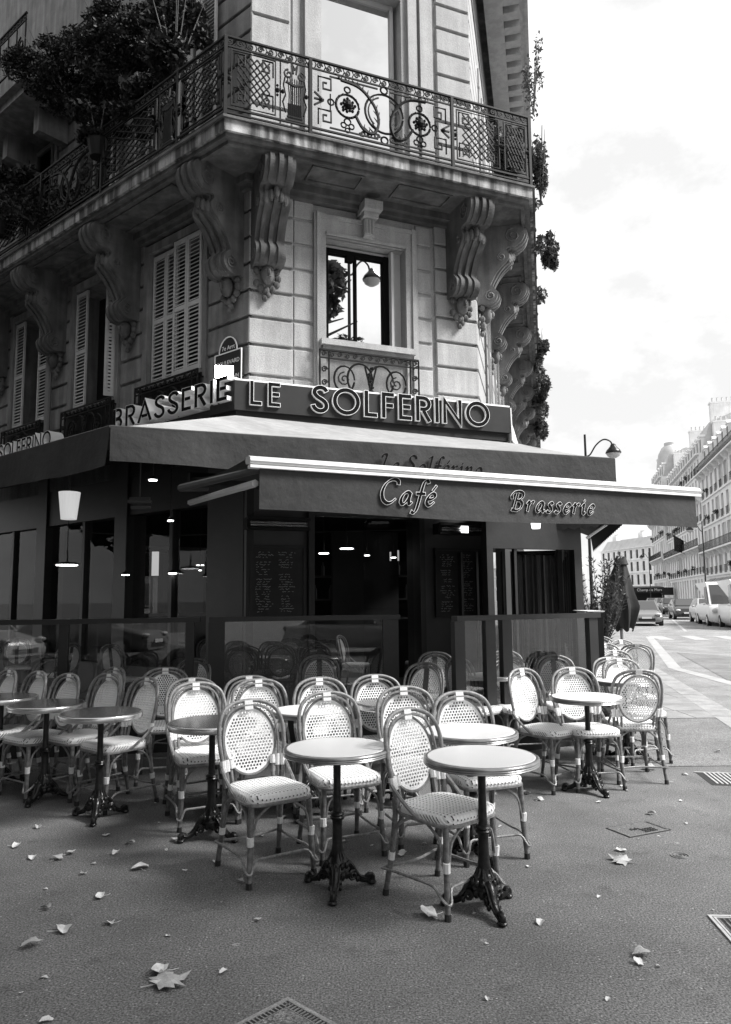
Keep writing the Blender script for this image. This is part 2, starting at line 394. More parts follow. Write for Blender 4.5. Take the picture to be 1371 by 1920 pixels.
# ------------------------------------------------------------------ corner building
bld = thing('corner_building', (0, 12, 0), 'pale limestone corner building with cut off corner and carved brackets over the cafe', 'building')
def courses(mb, F, segs, hs, o0, o1, gap=.046):
    for i in range(len(hs)-1):
        for (u0, u1) in segs(hs[i], hs[i+1]) if callable(segs) else segs:
            if u1-u0 > .03: F.bevel(mb, u0, u1, hs[i]+gap/2, hs[i+1]-gap/2, o0, o1, .012)
# backing masses (closed volume of the whole block)
def plan(o): # plan polygon of the outline at offset o
    a = LF.P(-16, 0, o); b = Bl(o, 0); c = Br(o, 0); d = RF.P(30, 0, o); return a, b, c, d
mb = MB()
inn = -.06
a, b, c, d = plan(inn)
# holes are built as wall strips round the openings instead of a solid, lower storey 4.0-7.7 and upper 7.9-12.4
def strips(mb, F, u0, u1, h0, h1, holes, o0, o1):
    us = sorted(set([u0, u1]+[x for hh in holes for x in hh[:2]])); hs = sorted(set([h0, h1]+[x for hh in holes for x in hh[2:]]))
    for i in range(len(us)-1):
        for j in range(len(hs)-1):
            uc, hc = (us[i]+us[i+1])/2, (hs[j]+hs[j+1])/2
            if any(q[0] < uc < q[1] and q[2] < hc < q[3] for q in holes): continue
            F.box(mb, us[i], us[i+1], hs[j], hs[j+1], o0, o1)
HC = [(1.17, 2.5, 5.38, 7.02), (1.05, 2.52, 8.1, 11.4)]
HL = [(-2.5, -1.05, 5.02, 7.3), (-4.9, -3.45, 5.02, 7.3), (-7.3, -5.9, 5.02, 7.3), (-2.5, -1.15, 8.1, 11.2), (-4.9, -3.6, 8.1, 11.2), (-9.7, -8.3, 5.02, 7.3), (-7.3, -5.9, 8.1, 11.2)]
HR = [(2+3.2*k, 3.3+3.2*k, z0, z1) for k in range(8) for z0, z1 in ((5.0, 7.1), (8.1, 11.0))]
mb.use(M_stone); strips(mb, CH, 0.01, CHL-.01, 3.6, 13, HC, -.5, inn)
mb.use(M_shadest); strips(mb, LF, -16, -.01, 3.6, 13, HL, -.5, inn)
mb.use(M_stone); strips(mb, RF, .01, 30, 3.6, 13, HR, -.5, inn)
a, b, c, d = plan(-.04)
mb.use(M_shadest); mb.prism([a, b, c, d, V((-2, 45, 0))], (0, 0, 13), (0, 0, 17.5))
# end walls and roof
mb.use(M_farz); mb.prism([V(p)+(V((-.6, 23, 0))-p)*.06 for p in (a, b, c, d)]+[V((-2, 43, 0))], (0, 0, 17.5), (0, 0, 20.5))
bw_ = mb.build('wall', None, bld)
# dressed courses
mb = MB(); mb.use(M_stone)
hs = [3.99, 4.33, 4.735, 5.185, 5.595, 5.995, 6.40, 6.80, 7.2, 7.56]
courses(mb, CH, [(0.0, .66)], hs, -.08, 0)
courses(mb, CH, [(.68, .985)], [h+.02 for h in hs], -.08, -.03)
courses(mb, CH, [(2.70, 2.97)], [h-.06 for h in hs], -.08, -.03); courses(mb, CH, [(3.03, CHL-.002)], hs, -.08, 0)
hu = [8.0, 8.42, 8.83, 9.24, 9.66, 10.08, 10.5, 10.93, 11.36, 11.8, 12.25]
hup = [7.95, 8.9, 9.7, 10.36, 11.1, 12.0, 12.9]
courses(mb, CH, [(0, .60)], hup, -.08, 0); courses(mb, CH, [(3.14, CHL-.002)], [h+.13 for h in hu], -.08, 0)
CH.box(mb, .66, .78, 7.95, 12.9, -.08, -.04); CH.box(mb, 2.62, 2.78, 7.95, 12.9, -.08, .0); CH.box(mb, 2.83, 3.06, 7.95, 12.9, -.08, .02)
CH.box(mb, .84, 1.05, 7.95, 12.9, -.08, .03); CH.box(mb, 1.0, 1.12, 8.1, 11.3, -.3, -.02)
# lower window surround, mouldings
for u0, u1, o in ((.985, 1.17, .02), (2.5, 2.7, .02)):
    CH.box(mb, u0, u1, 4.0, 7.36, -.08, o)
CH.box(mb, 1.17, 2.5, 7.02, 7.36, -.08, .02)
for u0, u1 in ((1.02, 1.08), (2.6, 2.66)): CH.box(mb, u0, u1, 4.0, 7.36, .02, .05)
CH.box(mb, 1.08, 2.6, 7.28, 7.34, .02, .05); CH.box(mb, 1.17, 2.5, 7.02, 7.07, .0, .045)
CH.box(mb, 1.06, 2.6, 5.27, 5.36, -.3, .14); CH.box(mb, 1.1, 2.56, 5.21, 5.27, -.08, .09); CH.box(mb, 1.17, 2.5, 4.2, 5.2, -.08, -.03)
# keystone
for k, (w, o, h0, h1) in enumerate(((.30, .32, 7.42, 7.56), (.24, .22, 7.34, 7.42), (.17, .14, 7.06, 7.34))):
    CH.box(mb, 1.84-w/2, 1.84+w/2, h0, h1, -.04, o)
for q in (-.05, 0, .05): CH.line(mb, [(1.84+q, 7.33, .15), (1.84+q, 7.1, .15)], .016)
mb.use(M_shadest)
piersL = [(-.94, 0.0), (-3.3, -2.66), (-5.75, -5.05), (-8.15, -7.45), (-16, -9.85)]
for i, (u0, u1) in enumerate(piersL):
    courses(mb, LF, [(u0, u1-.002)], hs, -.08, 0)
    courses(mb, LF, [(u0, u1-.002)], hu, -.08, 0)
for (u0, u1, h0, h1) in HL:
    LF.box(mb, u0-.14, u0, h0-.3, h1+.14, -.08, .02); LF.box(mb, u1, u1+.1, h0-.3, h1+.14, -.08, .02); LF.box(mb, u0, u1, h1, h1+.14, -.08, .02)
    LF.box(mb, u0-.02, u1+.02, h0-.09, h0-.005, -.1, .1)
mb.use(M_stone)
for k in range(9):
    courses(mb, RF, [(.002 if k == 0 else -1.0+3.2*k-.3+.45, 1.75+3.2*k)], hs, -.08, 0)
    courses(mb, RF, [(.002 if k == 0 else -1.0+3.2*k-.3+.45, 1.75+3.2*k)], hu, -.08, 0)
mb.build('dressed_stone', None, bld)
# ---- balcony slab with fascia
bal = MB()
def ring(mb, h0, h1, o0, o1, lu=-16, ru=30):
    """a moulding running round the three facades"""
    pts_o = [LF.P(lu, 0, o1), Bl(o1, 0), Br(o1, 0), RF.P(ru, 0, o1)]; pts_i = [LF.P(lu, 0, o0), Bl(o0, 0), Br(o0, 0), RF.P(ru, 0, o0)]
    for i in range(3):
        a, b = pts_o[i], pts_o[i+1]; c, d = pts_i[i+1], pts_i[i]
        mb.add([p+V((0, 0, z)) for z in (h0, h1) for p in (a, b, c, d)], [(3, 2, 1, 0), (4, 5, 6, 7), (0, 1, 5, 4)]+([(3, 0, 4, 7)] if i == 0 else [])+([(1, 2, 6, 5)] if i == 2 else []))
bal.use(M_stain); ring(bal, 7.74, 7.90, -.05, .95)
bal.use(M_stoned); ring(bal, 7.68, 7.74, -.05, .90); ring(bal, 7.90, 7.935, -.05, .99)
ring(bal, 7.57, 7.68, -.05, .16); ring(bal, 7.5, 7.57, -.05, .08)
ring(bal, 7.63, 7.68, .76, .82)
slab = bal.build('balcony_slab', None, bld)
# soffit panels
for F, u0, u1 in [(CH, .75, 1.55), (CH, 2.1, 3.0)]+[(LF, -2.9-2.45*k, -.95-2.45*k) for k in range(4)]+[(RF, .6+1.6*k, 1.6+1.6*k) for k in range(12)]:
    mb = MB()
    for (a0, a1, b0, b1) in ((u0, u1, .281, .311), (u0, u1, .66, .69), (u0, u0+.03, .31, .66), (u1-.03, u1, .31, .66)): F.box(mb, a0, a1, 7.655, 7.679, b0-.001, b1+.001)
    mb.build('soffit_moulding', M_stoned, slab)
# ---- carved brackets
prof = [(0, 7.68), (.80, 7.68), (.88, 7.62), (.90, 7.5), (.84, 7.36), (.72, 7.27), (.60, 7.27), (.55, 7.22), (.60, 7.12), (.58, 7.02), (.47, 6.92), (.37, 6.80), (.29, 6.66), (.25, 6.56), (.30, 6.50), (.36, 6.42), (.36, 6.32), (.29, 6.23), (.18, 6.20), (.06, 6.22), (0, 6.2)]
prof = [prof[0]]+[(p.x, p.y) for p in catmull([V((a, b, 0)) for a, b in prof[1:-1]], 3)]+[prof[-1]]
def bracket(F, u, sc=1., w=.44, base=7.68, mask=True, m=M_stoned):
    mb = MB(); nb = 7
    for k in range(nb):
        x0 = u-w/2+w*k/nb; x1 = x0+w/nb; e = (0, .035, .0, .05, .0, .035, 0)[k]
        pr = [F.P(x0, base-(7.68-h)*sc, o*sc+(e if 0 < i < len(prof)-2 and o > .1 else 0)) for i, (o, h) in enumerate(prof)]
        mb.prism(pr, (0, 0, 0), F.d*(x1-x0-.0015))
    mb.use(m)
    for s_ in (-1, 1):     # scroll eyes on the cheeks
        uu = u+s_*(w/2+.004)
        for (o, h, r) in ((.24, 6.36, .10), (.68, 7.47, .15), (.46, 7.08, .08)):
            mb.tube([F.P(uu, base-(7.68-y)*sc, x*sc) for x, y in spiral(o, h, r, .02, 90, 1.6)], .016*sc, 5)
    for k in range(5):     # acanthus fold on the waist
        mb.ball(F.P(u+(-.14+.07*k), base-.52*sc-.04*abs(k-2), .66*sc-.03*abs(k-2)), (.045, .045, .09), 8, 5)
    mb.mats = [m]; mb.m = [0]*len(mb.f)
    o = mb.build('bracket', None, bld)
    if mask:
        mk = MB(); z = base-1.6*sc
        rot = F.rot if hasattr(F, 'rot') else None
        mk.ball(F.P(u, z, .13), (.10, .10, .15), 12, 9); mk.ball(F.P(u, z+.0, .24), (.025, .03, .05), 6, 5)
        for s_ in (-1, 1): mk.ball(F.P(u+s_*.04, z+.04, .215), (.02, .02, .014), 6, 4)
        mk.ball(F.P(u, z-.06, .215), (.04, .03, .012), 6, 4)
        for k in range(11):
            t = R(-60+k*30); c = F.P(u+math.sin(t)*.17, z-.02+math.cos(t)*.19, .07); mk.ball(c, (.05, .05, .06), 6, 5)
        for k in range(3): mk.ball(F.P(u+(.02 if k % 2 else -.02), z-.22-.055*k, .07-.005*k), (.055-.006*k, .045-.004*k, .05), 6, 5)
        mk.build('carved_mask', m, o, smooth=True)
    return o
bracket(CH, .24, sc=.93); bracket(CH, 3.44, sc=.93, w=.42)
bracket(LF, -.34); bracket(LF, -2.98); bracket(LF, -5.4); bracket(LF, -7.8)
bracket(RF, .36, sc=.9, w=.4, m=M_shadest)
for k in range(8): bracket(RF, 2.7+k*2.5, sc=.88, w=.38, m=M_shadest)
# ---- railing of the long balcony
def greek(mb, F, u, h, w, ht, flip, o, r=.011):
    s_ = -1 if flip else 1
    P = [(0, 0), (0, ht), (w, ht), (w, .25*ht), (.38*w, .25*ht), (.38*w, .66*ht), (.68*w, .66*ht)]
    F.line(mb, [(u+s_*x, h+y) for x, y in P], r, o, 4)
def rail_base(mb, F, u0, u1, o, h0, h1):
    F.line(mb, [(u0, h1), (u1, h1)], .024, o, 6); F.line(mb, [(u0, h1-.135), (u1, h1-.135)], .011, o, 4)
    F.line(mb, [(u0, h0+.07), (u1, h0+.07)], .014, o, 4); F.line(mb, [(u0, h0+.0), (u1, h0+.0)], .012, o, 4)
    n = max(1, int((u1-u0)/.14)); st = (u1-u0)/n
    for k in range(n):
        c = u0+st*(k+.5); F.line(mb, spiral(c-.02, h1-.07, .048, .01, 0 if k % 2 else 180, 1.4, 10), .0085, o, 4)
        F.line(mb, [(c+.045, h1-.13), (c+.07, h1-.07), (c+.045, h1-.01)], .007, o, 4)
def lattice(mb, F, u0, u1, h0, h1, o):
    n = 5; sx = (u1-u0)/n; m_ = 6; sy = (h1-h0)/m_
    for k in range(-m_, n):
        pts = []
        for j in range(m_*2+1):
            x = u0+(k+j/2)*sx; y = h0+j/2*sy
            if u0-1e-6 <= x <= u1+1e-6: pts.append((x+.012*math.sin(j*math.pi), y))
        if len(pts) > 1:
            F.line(mb, pts, .009, o, 4); F.line(mb, [(u0+u1-x, y) for x, y in pts], .009, o+.008, 4)
    for i in range(n+1):
        for j in range(m_+1):
            if (i+j) % 1 == 0 and 0 < i < n and 0 < j < m_: mb.ball(F.P(u0+i*sx, h0+j*sy, o+.008), .016, 6, 4)
def frame_rect(mb, F, u0, u1, h0, h1, o, r=.010):
    F.line(mb, [(u0, h0), (u1, h0), (u1, h1), (u0, h1)], r, o, 4, closed=True)
def panel_lattice(mb, F, u0, u1, h0, h1, o):
    a0, a1, b0, b1 = u0+.05, u1-.05, h0+.12, h1-.18
    frame_rect(mb, F, a0, a1, b0, b1, o)
    w = min(.17, (a1-a0)*.24)
    lattice(mb, F, a0+w*.55, a1-w*.55, b0+.06, b1-.06, o)
    for uu, fl in ((a0+.035, False), (a1-.035, True)):
        greek(mb, F, uu, b1-.26, w, .22, fl, o+.005); greek(mb, F, uu, b0+.04, w, .22, fl, o+.005)
    for c in ((u0+.02, h0+.5), (u1-.02, h0+.5)):
        mb.ball(F.P(c[0], c[1], o), .035, 6, 4); mb.ball(F.P(c[0], c[1]+.07, o), .02, 6, 4); mb.ball(F.P(c[0], c[1]-.07, o), .02, 6, 4)
def panel_vase(mb, F, u0, u1, h0, h1, o):
    F.line(mb, [(u0, h0), (u0, h1-.13)], .010, o, 4); F.line(mb, [(u1, h0), (u1, h1-.13)], .010, o, 4)
    c = (u0+u1)/2; b = h0+.1
    for k in range(-3, 4):
        F.line(mb, [(c+k*.028, b+.1), (c+k*.026, b+.4), (c+k*.034, b+.62)], .008, o, 4)
        F.line(mb, [(c+k*.03, b+.02), (c+k*.028, b+.24)], .014, o, 4)
    F.line(mb, [(c-.13, b), (c+.13, b)], .022, o, 5); F.line(mb, [(c-.11, b+.05), (c+.11, b+.05)], .016, o, 5)
    for s_ in (-1, 1):
        F.line(mb, spiral(c+s_*.09, b+.68, .07, .015, 90, -1.3*s_, 12), .011, o, 4)
        F.line(mb, [(c+s_*.14, b+.62), (c+s_*.16, b+.5), (c+s_*.13, b+.36), (c+s_*.17, b+.25), (c+s_*.13, b+.1)], .010, o, 4)
        mb.ball(F.P(c+s_*.17, b+.4, o), .03, 6, 4)
        F.line(mb, [(c, b+.76), (c+s_*.04, b+.84), (c+s_*.02, b+.7)], .012, o, 4)
    F.line(mb, [(c-.13, b+.56), (c, b+.52), (c+.13, b+.56)], .014, o, 4)
def panel_medal(mb, F, u0, u1, h0, h1, o):
    c = (u0+u1)/2; mid = (h0+h1)/2-.03; hw = (u1-u0)/2
    a0, a1, b0, b1 = u0+.06, u1-.06, h0+.13, h1-.19
    F.line(mb, [(a0+.2, b1), (c-.1, b1)], .010, o, 4); F.line(mb, [(a1-.2, b1), (c+.1, b1)], .010, o, 4)
    F.line(mb, [(a0+.2, b0), (c-.1, b0)], .010, o, 4); F.line(mb, [(a1-.2, b0), (c+.1, b0)], .010, o, 4)
    for s_ in (-1, 1):
        e = c+s_*hw
        for hh in (b1-.27, b0+.02): greek(mb, F, e-s_*.09, hh, .19, .23, s_ > 0, o, .012)
        F.line(mb, [(e-s_*.27, b0+.25), (e-s_*.27, b1-.27)], .010, o, 4)
        for k in (-1, 0, 1): F.line(mb, [(e-s_*.03, mid+k*.10), (e-s_*.17, mid)], .012, o, 4)
        mb.ball(F.P(e-s_*.13, mid, o), .035, 6, 4)
        m0 = c+s_*hw*.52
        F.line(mb, arc(m0, mid+.0, .175, 0, 350, 18), .014, o, 4)           # rosette wreath
        for k in range(22): mb.ball(F.P(m0+.024*math.sqrt(k)*math.cos(k*2.39996), mid+.024*math.sqrt(k)*math.sin(k*2.39996), o+.015), .024, 6, 4)
        for k in range(16): mb.ball(F.P(m0+.175*math.cos(k*.393), mid+.175*math.sin(k*.393), o+.005), .020, 5, 3)
        mb.ball(F.P(m0, mid, o+.03), .06, 8, 5)
        F.line(mb, arc(m0, mid+.25, .045, 0, 345, 10), .011, o, 4); F.line(mb, arc(m0-s_*-.25, mid+.0, .045, 0, 345, 10), .011, o, 4)
        F.line(mb, arc(m0, mid-.24, .05, 0, 345, 10), .010, o, 4); F.line(mb, arc(m0+.06, mid-.3, .04, 0, 345, 8), .010, o, 4); F.line(mb, arc(m0-.06, mid-.3, .04, 0, 345, 8), .010, o, 4); F.line(mb, arc(m0, mid-.37, .035, 0, 345, 8), .009, o, 4)
        sw = [(m0-s_*.12, mid-.12), (m0-s_*.24, mid-.3), (m0-s_*.4, mid-.33), (m0-s_*.48, mid-.16), (m0-s_*.44, mid+.05), (m0-s_*.30, mid+.24), (m0-s_*.14, mid+.34), (m0+s_*.1, mid+.37)]
        sw = [tuple(p) for p in catmull([V((x, y, 0)) for x, y in sw], 4)]
        F.line(mb, [(p[0], p[1]) for p in sw], .022, o+.01, 5)
        for k in range(4, len(sw), 2):
            p = sw[k]
            for q in (-1, 1): F.line(mb, [(p[0], p[1]), (p[0]+.05*q+s_*.03, p[1]+.08)], [.016, .004], o+.015, 4)
        for k in (0, 1, 2): F.line(mb, spiral(c+s_*(.12+.11*k), mid-.36-.0*k, .05, .012, 90*k, 1.2, 8), .012, o, 4)
    F.line(mb, arc(c, mid+.02, .30, 0, 354, 26), .013, o, 4)
    for s_ in (-1, 1): F.line(mb, arc(c, mid+.02, .25, 90-s_*20, 90-s_*20-s_*120, 10), .010, o, 4)
    for y in (b1+.0, b0-.0): F.line(mb, arc(c, y, .055, 0, 345, 10), .012, o, 4)
h0, h1 = 8.0, 9.10
rl = thing('balcony_railing', CH.P(1.8, 7.9, .9), 'long black wrought iron balcony railing with lattice, vase and garland panels above the cafe sign', 'railing')
o = .93; uL = Bl(o, 0); uL = (uL-CH.o).dot(CH.d); uR = (Br(o, 0)-CH.o).dot(CH.d); lL = (Bl(o, 0)-LF.o).dot(LF.d); rR = (Br(o, 0)-RF.o).dot(RF.d)
def rail_part(fn, F, u0, u1, name='panel'):
    mb = MB(); fn(mb, F, u0, u1, h0, h1, o); return mb.build(name, M_iron, rl)
mb = MB(); rail_base(mb, CH, uL, uR, o, h0, h1); rail_base(mb, LF, -14, lL, o, h0, h1); rail_base(mb, RF, rR, 26, o, h0, h1); mb.build('handrail', M_iron, rl)
mb = MB()
for F, u in [(CH, uL), (CH, .635), (CH, 2.88), (CH, uR)]+[(LF, lL-1.05-2.0*k) for k in range(6)]+[(RF, rR+.95+2.2*k) for k in range(9)]:
    mb = MB(); F.box(mb, u-.022, u+.022, 7.93, h1, o-.022, o+.022); mb.build('post', M_iron, rl)
rail_part(panel_lattice, CH, uL+.03, .18); rail_part(panel_vase, CH, .2, .61); rail_part(panel_medal, CH, .66, 2.86); rail_part(panel_lattice, CH, 2.91, 3.75); rail_part(panel_lattice, CH, 3.75, uR-.02)
rail_part(panel_lattice, LF, lL-1.03, lL-.03)
for k in range(6):
    e = lL-1.05-2.0*k
    if k % 2 == 0: rail_part(panel_vase, LF, e-.45, e-.03); rail_part(panel_lattice, LF, e-1.97, e-.47)
    else: rail_part(panel_medal, LF, e-1.97, e-.03)
rail_part(panel_lattice, RF, rR+.03, rR+.92)
for k in range(5): (rail_part(panel_medal, RF, rR+.98+2.2*k, rR+3.12+2.2*k))
# ---- windows
def window(F, u0, u1, h0, h1, o=-.28, gl=M_mirror, mull=True, tilt=0.):
    mb = MB(); f = .06
    F.box(mb, u0, u0+f, h0, h1, o-.05, o+.04); F.box(mb, u1-f, u1, h0, h1, o-.05, o+.04)
    F.box(mb, u0+f, u1-f, h0, h0+f*1.2, o-.05, o+.035); F.box(mb, u0+f, u1-f, h1-f, h1, o-.05, o+.035)
    if mull: F.box(mb, (u0+u1)/2-.035, (u0+u1)/2+.035, h0+f, h1-f, o-.045, o+.03)
    w = mb.build('window', M_wframe, bld)
    g = MB(); c = (u0+u1)/2
    g.quad(F.P(u0+.02, h0+.02, o+tilt*0), F.P(u1-.02, h0+.02, o), F.P(u1-.02, h1-.02, o-tilt), F.P(u0+.02, h1-.02, o-tilt)); g.build('pane', gl, w)
    return w
wA = window(CH, 1.17, 2.36, 5.42, 7.0, mull=False)
mb = MB(); CH.box(mb, 2.36, 2.5, 5.38, 7.02, -.34, -.2); CH.box(mb, 2.30, 2.34, 5.4, 7.0, -.24, -.1); mb.use(M_face); CH.box(mb, 1.24, 1.29, 5.5, 6.95, -.27, -.22); CH.box(mb, 2.22, 2.30, 5.5, 6.95, -.275, -.2); CH.box(mb, 1.29, 2.22, 6.88, 6.95, -.27, -.22)
CH.box(mb, 1.73, 1.765, 5.5, 6.88, -.27, -.235); CH.box(mb, 1.6, 1.72, 6.80, 6.88, -.27, -.22)
mb.mats.insert(0, M_wframe); mb.m = [0]*12+[1]*(len(mb.f)-12); mb.build('casement', None, wA)
wB = window(CH, 1.12, 2.46, 8.1, 11.4, mull=False)
M_black2 = M_black
mb = MB()
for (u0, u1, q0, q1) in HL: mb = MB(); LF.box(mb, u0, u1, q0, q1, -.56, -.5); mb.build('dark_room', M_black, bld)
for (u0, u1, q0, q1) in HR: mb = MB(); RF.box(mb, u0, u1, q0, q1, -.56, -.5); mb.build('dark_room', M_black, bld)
for (u0, u1, q0, q1) in HR[:10]: window(RF, u0, u1, q0, q1, o=-.3, gl=M_glass)
for (u0, u1, q0, q1) in HL[3:5]+HL[6:7]: window(LF, u0, u1, q0, q1, o=-.3, gl=M_glass)
def shutter(F, u0, u1, q0, q1, o=.02, ang=0.):
    """louvred leaf hinged on u0 side, swung out by ang"""
    mb = MB(); w = u1-u0; ca, sa = math.cos(ang), math.sin(ang)
    def P(x, h, y): return F.P(u0+x*ca-y*sa*0, h, o+abs(x)*sa+y)
    def bx(x0, x1, a, b, y0, y1): mb.hexa([P(x0, a, y1), P(x1, a, y1), P(x1, a, y0), P(x0, a, y0), P(x0, b, y1), P(x1, b, y1), P(x1, b, y0), P(x0, b, y0)])
    f = .045 if w > 0 else -.045
    L, H = sorted((0, w))[0], sorted((0, w))[1]; f = .045
    bx(L+.004, L+f, q0, q1, 0, .035); bx(H-f, H-.004, q0, q1, 0, .035)
    md = q0+(q1-q0)*.47
    for a, b in ((q0, q0+.08), (md, md+.07), (q1-.07, q1)): bx(L+f, H-f, a, b, 0, .032)
    for a, b in ((q0+.08, md), (md+.07, q1-.07)):
        n = int((b-a)/.062)
        for k in range(n):
            z = a+(b-a)*(k+.5)/n
            mb.hexa([P(L+f, z-.022, .032), P(H-f, z-.022, .032), P(H-f, z-.014, .032), P(L+f, z-.014, .032), P(L+f, z+.014, .0), P(H-f, z+.014, .0), P(H-f, z+.022, .0), P(L+f, z+.022, .0)])
    return mb.build('shutter', M_shut, bld)
def leafs(F, us, q0, q1, o=-.02, ang=0):
    for a, b in us: shutter(F, a, b, q0, q1, o, ang)
leafs(LF, [(-2.49, -2.13), (-2.13, -1.80)], 5.04, 7.26, -.1)
leafs(LF, [(-1.77, -1.42), (-1.42, -1.06)], 5.04, 7.26, .01)
leafs(LF, [(-4.89, -4.50)], 5.04, 7.26, -.06); leafs(LF, [(-3.46, -3.62)], 5.04, 7.26, .0, 1.15)
leafs(LF, [(-7.29, -6.9), (-6.3, -5.91)], 5.04, 7.26, -.05)
leafs(LF, [(-1.12, -.72)], 8.1, 11.2, .06); leafs(LF, [(-2.9, -2.52)], 8.1, 11.2, .06)
leafs(RF, [(1.55, 2.0)], 5.0, 7.1, .06); leafs(RF, [(4.75, 5.2), (3.35, 3.8)], 5.0, 7.1, .06); leafs(RF, [(6.55, 7.0)], 5., 7.1, .06)
leafs(RF, [(1.55, 2.0)], 8.1, 11.0, .06)
# window guards (cast iron) under the lower windows
def guard(F, u0, u1, q0, q1, o=.13):
    mb = MB(); w = u1-u0
    F.line(mb, [(u0, q1), (u1, q1)], .02, o, 6); F.line(mb, [(u0, q1-.12), (u1, q1-.12)], .010, o, 4); F.line(mb, [(u0, q0), (u1, q0)], .014, o, 4)
    for u in (u0, u0+.14, u1-.14, u1): F.line(mb, [(u, q0), (u, q1)], .013, o, 4)
    n = 13
    for k in range(n): F.line(mb, spiral(u0+w*(k+.5)/n, q1-.06, .04, .008, 180*(k % 2), 1.3, 9), .008, o, 4)
    c = (u0+u1)/2; hm = (q0+q1)/2-.06
    for s_ in (-1, 1):
        F.line(mb, arc(c+s_*.17, hm, .2, 0, 350, 18, .24), .013, o, 4); F.line(mb, arc(c+s_*.42, hm-.02, .16, 0, 350, 16, .2), .012, o, 4)
        F.line(mb, spiral(c+s_*.42, hm-.02, .11, .02, 90, 1.5, 14), .010, o, 4)
        F.line(mb, spiral(u0+.07 if s_ < 0 else u1-.07, hm+.1, .05, .01, 0, 1.4, 10), .010, o, 4); F.line(mb, spiral(u0+.07 if s_ < 0 else u1-.07, hm-.1, .05, .01, 0, 1.4, 10), .010, o, 4)
    for k in (-1, 0, 1): F.line(mb, [(c, hm-.2), (c+.04*k, hm+.0), (c+.09*k, hm+.2)], .014, o, 4)
    for k in range(8): mb.ball(F.P(c+.03*math.sin(k*2.1), hm-.16+.05*k, o+.01), .024, 6, 4)
    F.box(mb, u0+.01, u0+.03, q0+.1, q0+.12, -.05, o); F.box(mb, u1-.03, u1-.01, q1-.1, q1-.08, -.05, o)
    return mb.build('window_guard', M_iron, bld)
guard(CH, 1.02, 2.62, 4.5, 5.17, .16)
for u0, u1 in ((-2.62, -.98), (-5.0, -3.35), (-7.4, -5.8)):
    guard(LF, u0, u1, 4.3, 4.98, .14); mb = MB(); LF.box(mb, u0, u1, 4.3, 4.95, .06, .08); mb.build('guard_backing', M_iron, bld)
# down pipe on the left facade
pipe = MB(); pipe.tube([LF.P(-5.62, 3.9, .09), LF.P(-5.62, 7.5, .09)], .055, 8); pipe.build('down_pipe', M_groove, bld)
# ---- upper balconies: bay at the far left, and the run on the right facade with dentils
mb = MB(); mb.use(M_shadest)
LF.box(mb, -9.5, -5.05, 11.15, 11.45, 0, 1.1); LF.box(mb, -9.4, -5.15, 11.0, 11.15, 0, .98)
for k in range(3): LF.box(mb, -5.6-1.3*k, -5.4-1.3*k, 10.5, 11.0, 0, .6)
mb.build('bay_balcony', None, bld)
mb = MB(); frm = lambda u0, u1, q0, q1, o_: (rail_base(mb, LF, u0, u1, o_, q0, q1))
rail_base(mb, LF, -9.45, -5.1, 1.05, 11.5, 12.5)
for k in range(12): LF.line(mb, spiral(-5.3-.35*k, 11.95, .15, .03, 90, 1.4, 12), .012, 1.05, 4); LF.line(mb, [(-5.12-.35*k, 11.45), (-5.12-.35*k, 12.4)], .011, 1.05, 4)
mb.build('bay_railing', M_iron, bld)
mb = MB(); mb.use(M_stone); RF.box(mb, -.05, 30, 14.25, 14.5, -.05, 1.02); RF.box(mb, -.05, 30, 14.05, 14.25, .55, .9); mb.use(M_stoned); RF.box(mb, -.05, 30, 14.15, 14.25, -.05, .55)
mb.use(M_stone)
for k in range(70): RF.box(mb, .05+.42*k, .27+.42*k, 13.85, 14.08, .5, .84)
RF.box(mb, -.05, 30, 13.8, 13.86, .12, .5); 
mb.build('upper_cornice', None, bld)
# ------------------------------------------------------------------ ground floor: piers, shopfront, dark room
FL = V((-1.7, 10.0))
mb = MB()
mb.use(M_pier)
CH.box(mb, .08, .88, 0, 3.9, -.4, -.02); CH.box(mb, 2.72, 3.76, 0, 3.9, -.4, -.02); LF.box(mb, -.9, -.1, 0, 3.9, -.4, -.02)
mb.use(M_dark); CH.box(mb, -.02, .08, 0, 3.9, -.4, .06); CH.box(mb, .88, .97, 0, 3.9, -.4, .06); CH.box(mb, 2.63, 2.72, 0, 3.9, -.4, .06)
CH.box(mb, .97, 2.63, 2.75, 3.9, -.3, -.1); CH.box(mb, 2.63, 2.645, 0.1, 3.4, .06, .075)
for u in (-3.2, -5.9, -8.6, -11.3): LF.box(mb, u-.18, u+.18, 0, 3.9, -.4, -.02)
LF.box(mb, -16, -.9, 2.95, 3.9, -.3, -.06); LF.box(mb, -16, -.9, 0, .5, -.3, -.06)
for u in (-1.9, -4.5, -7.2): LF.box(mb, u-.04, u+.04, .5, 2.95, -.25, -.1)
RF.box(mb, 0, 30, 3.3, 3.9, -.3, -.02); RF.box(mb, 8, 30, 0, 3.3, -.3, -.05)
mb.build('shop_front', None, bld)
mb = MB()
p = [LF.P(-16, 0, -.45), LF.P(-16, 0, -9), V((2, 26, 0)), RF.P(12, 0, -3), RF.P(7.9, 0, -.4)]
mb.prism([LF.P(-16, 0, -.07), CH.P(-.02, 0, -.12), CH.P(CHL-.02, 0, -.07), RF.P(29, 0, -.07), V((-2, 40, 0))], (0, 0, 3.91), (0, 0, 3.97))
for i in range(len(p)-1):
    a, b = p[i], p[i+1]; mb.quad(a, b, b+V((0, 0, 3.9)), a+V((0, 0, 3.9)))
mb.build('cafe_room', M_inner, bld)
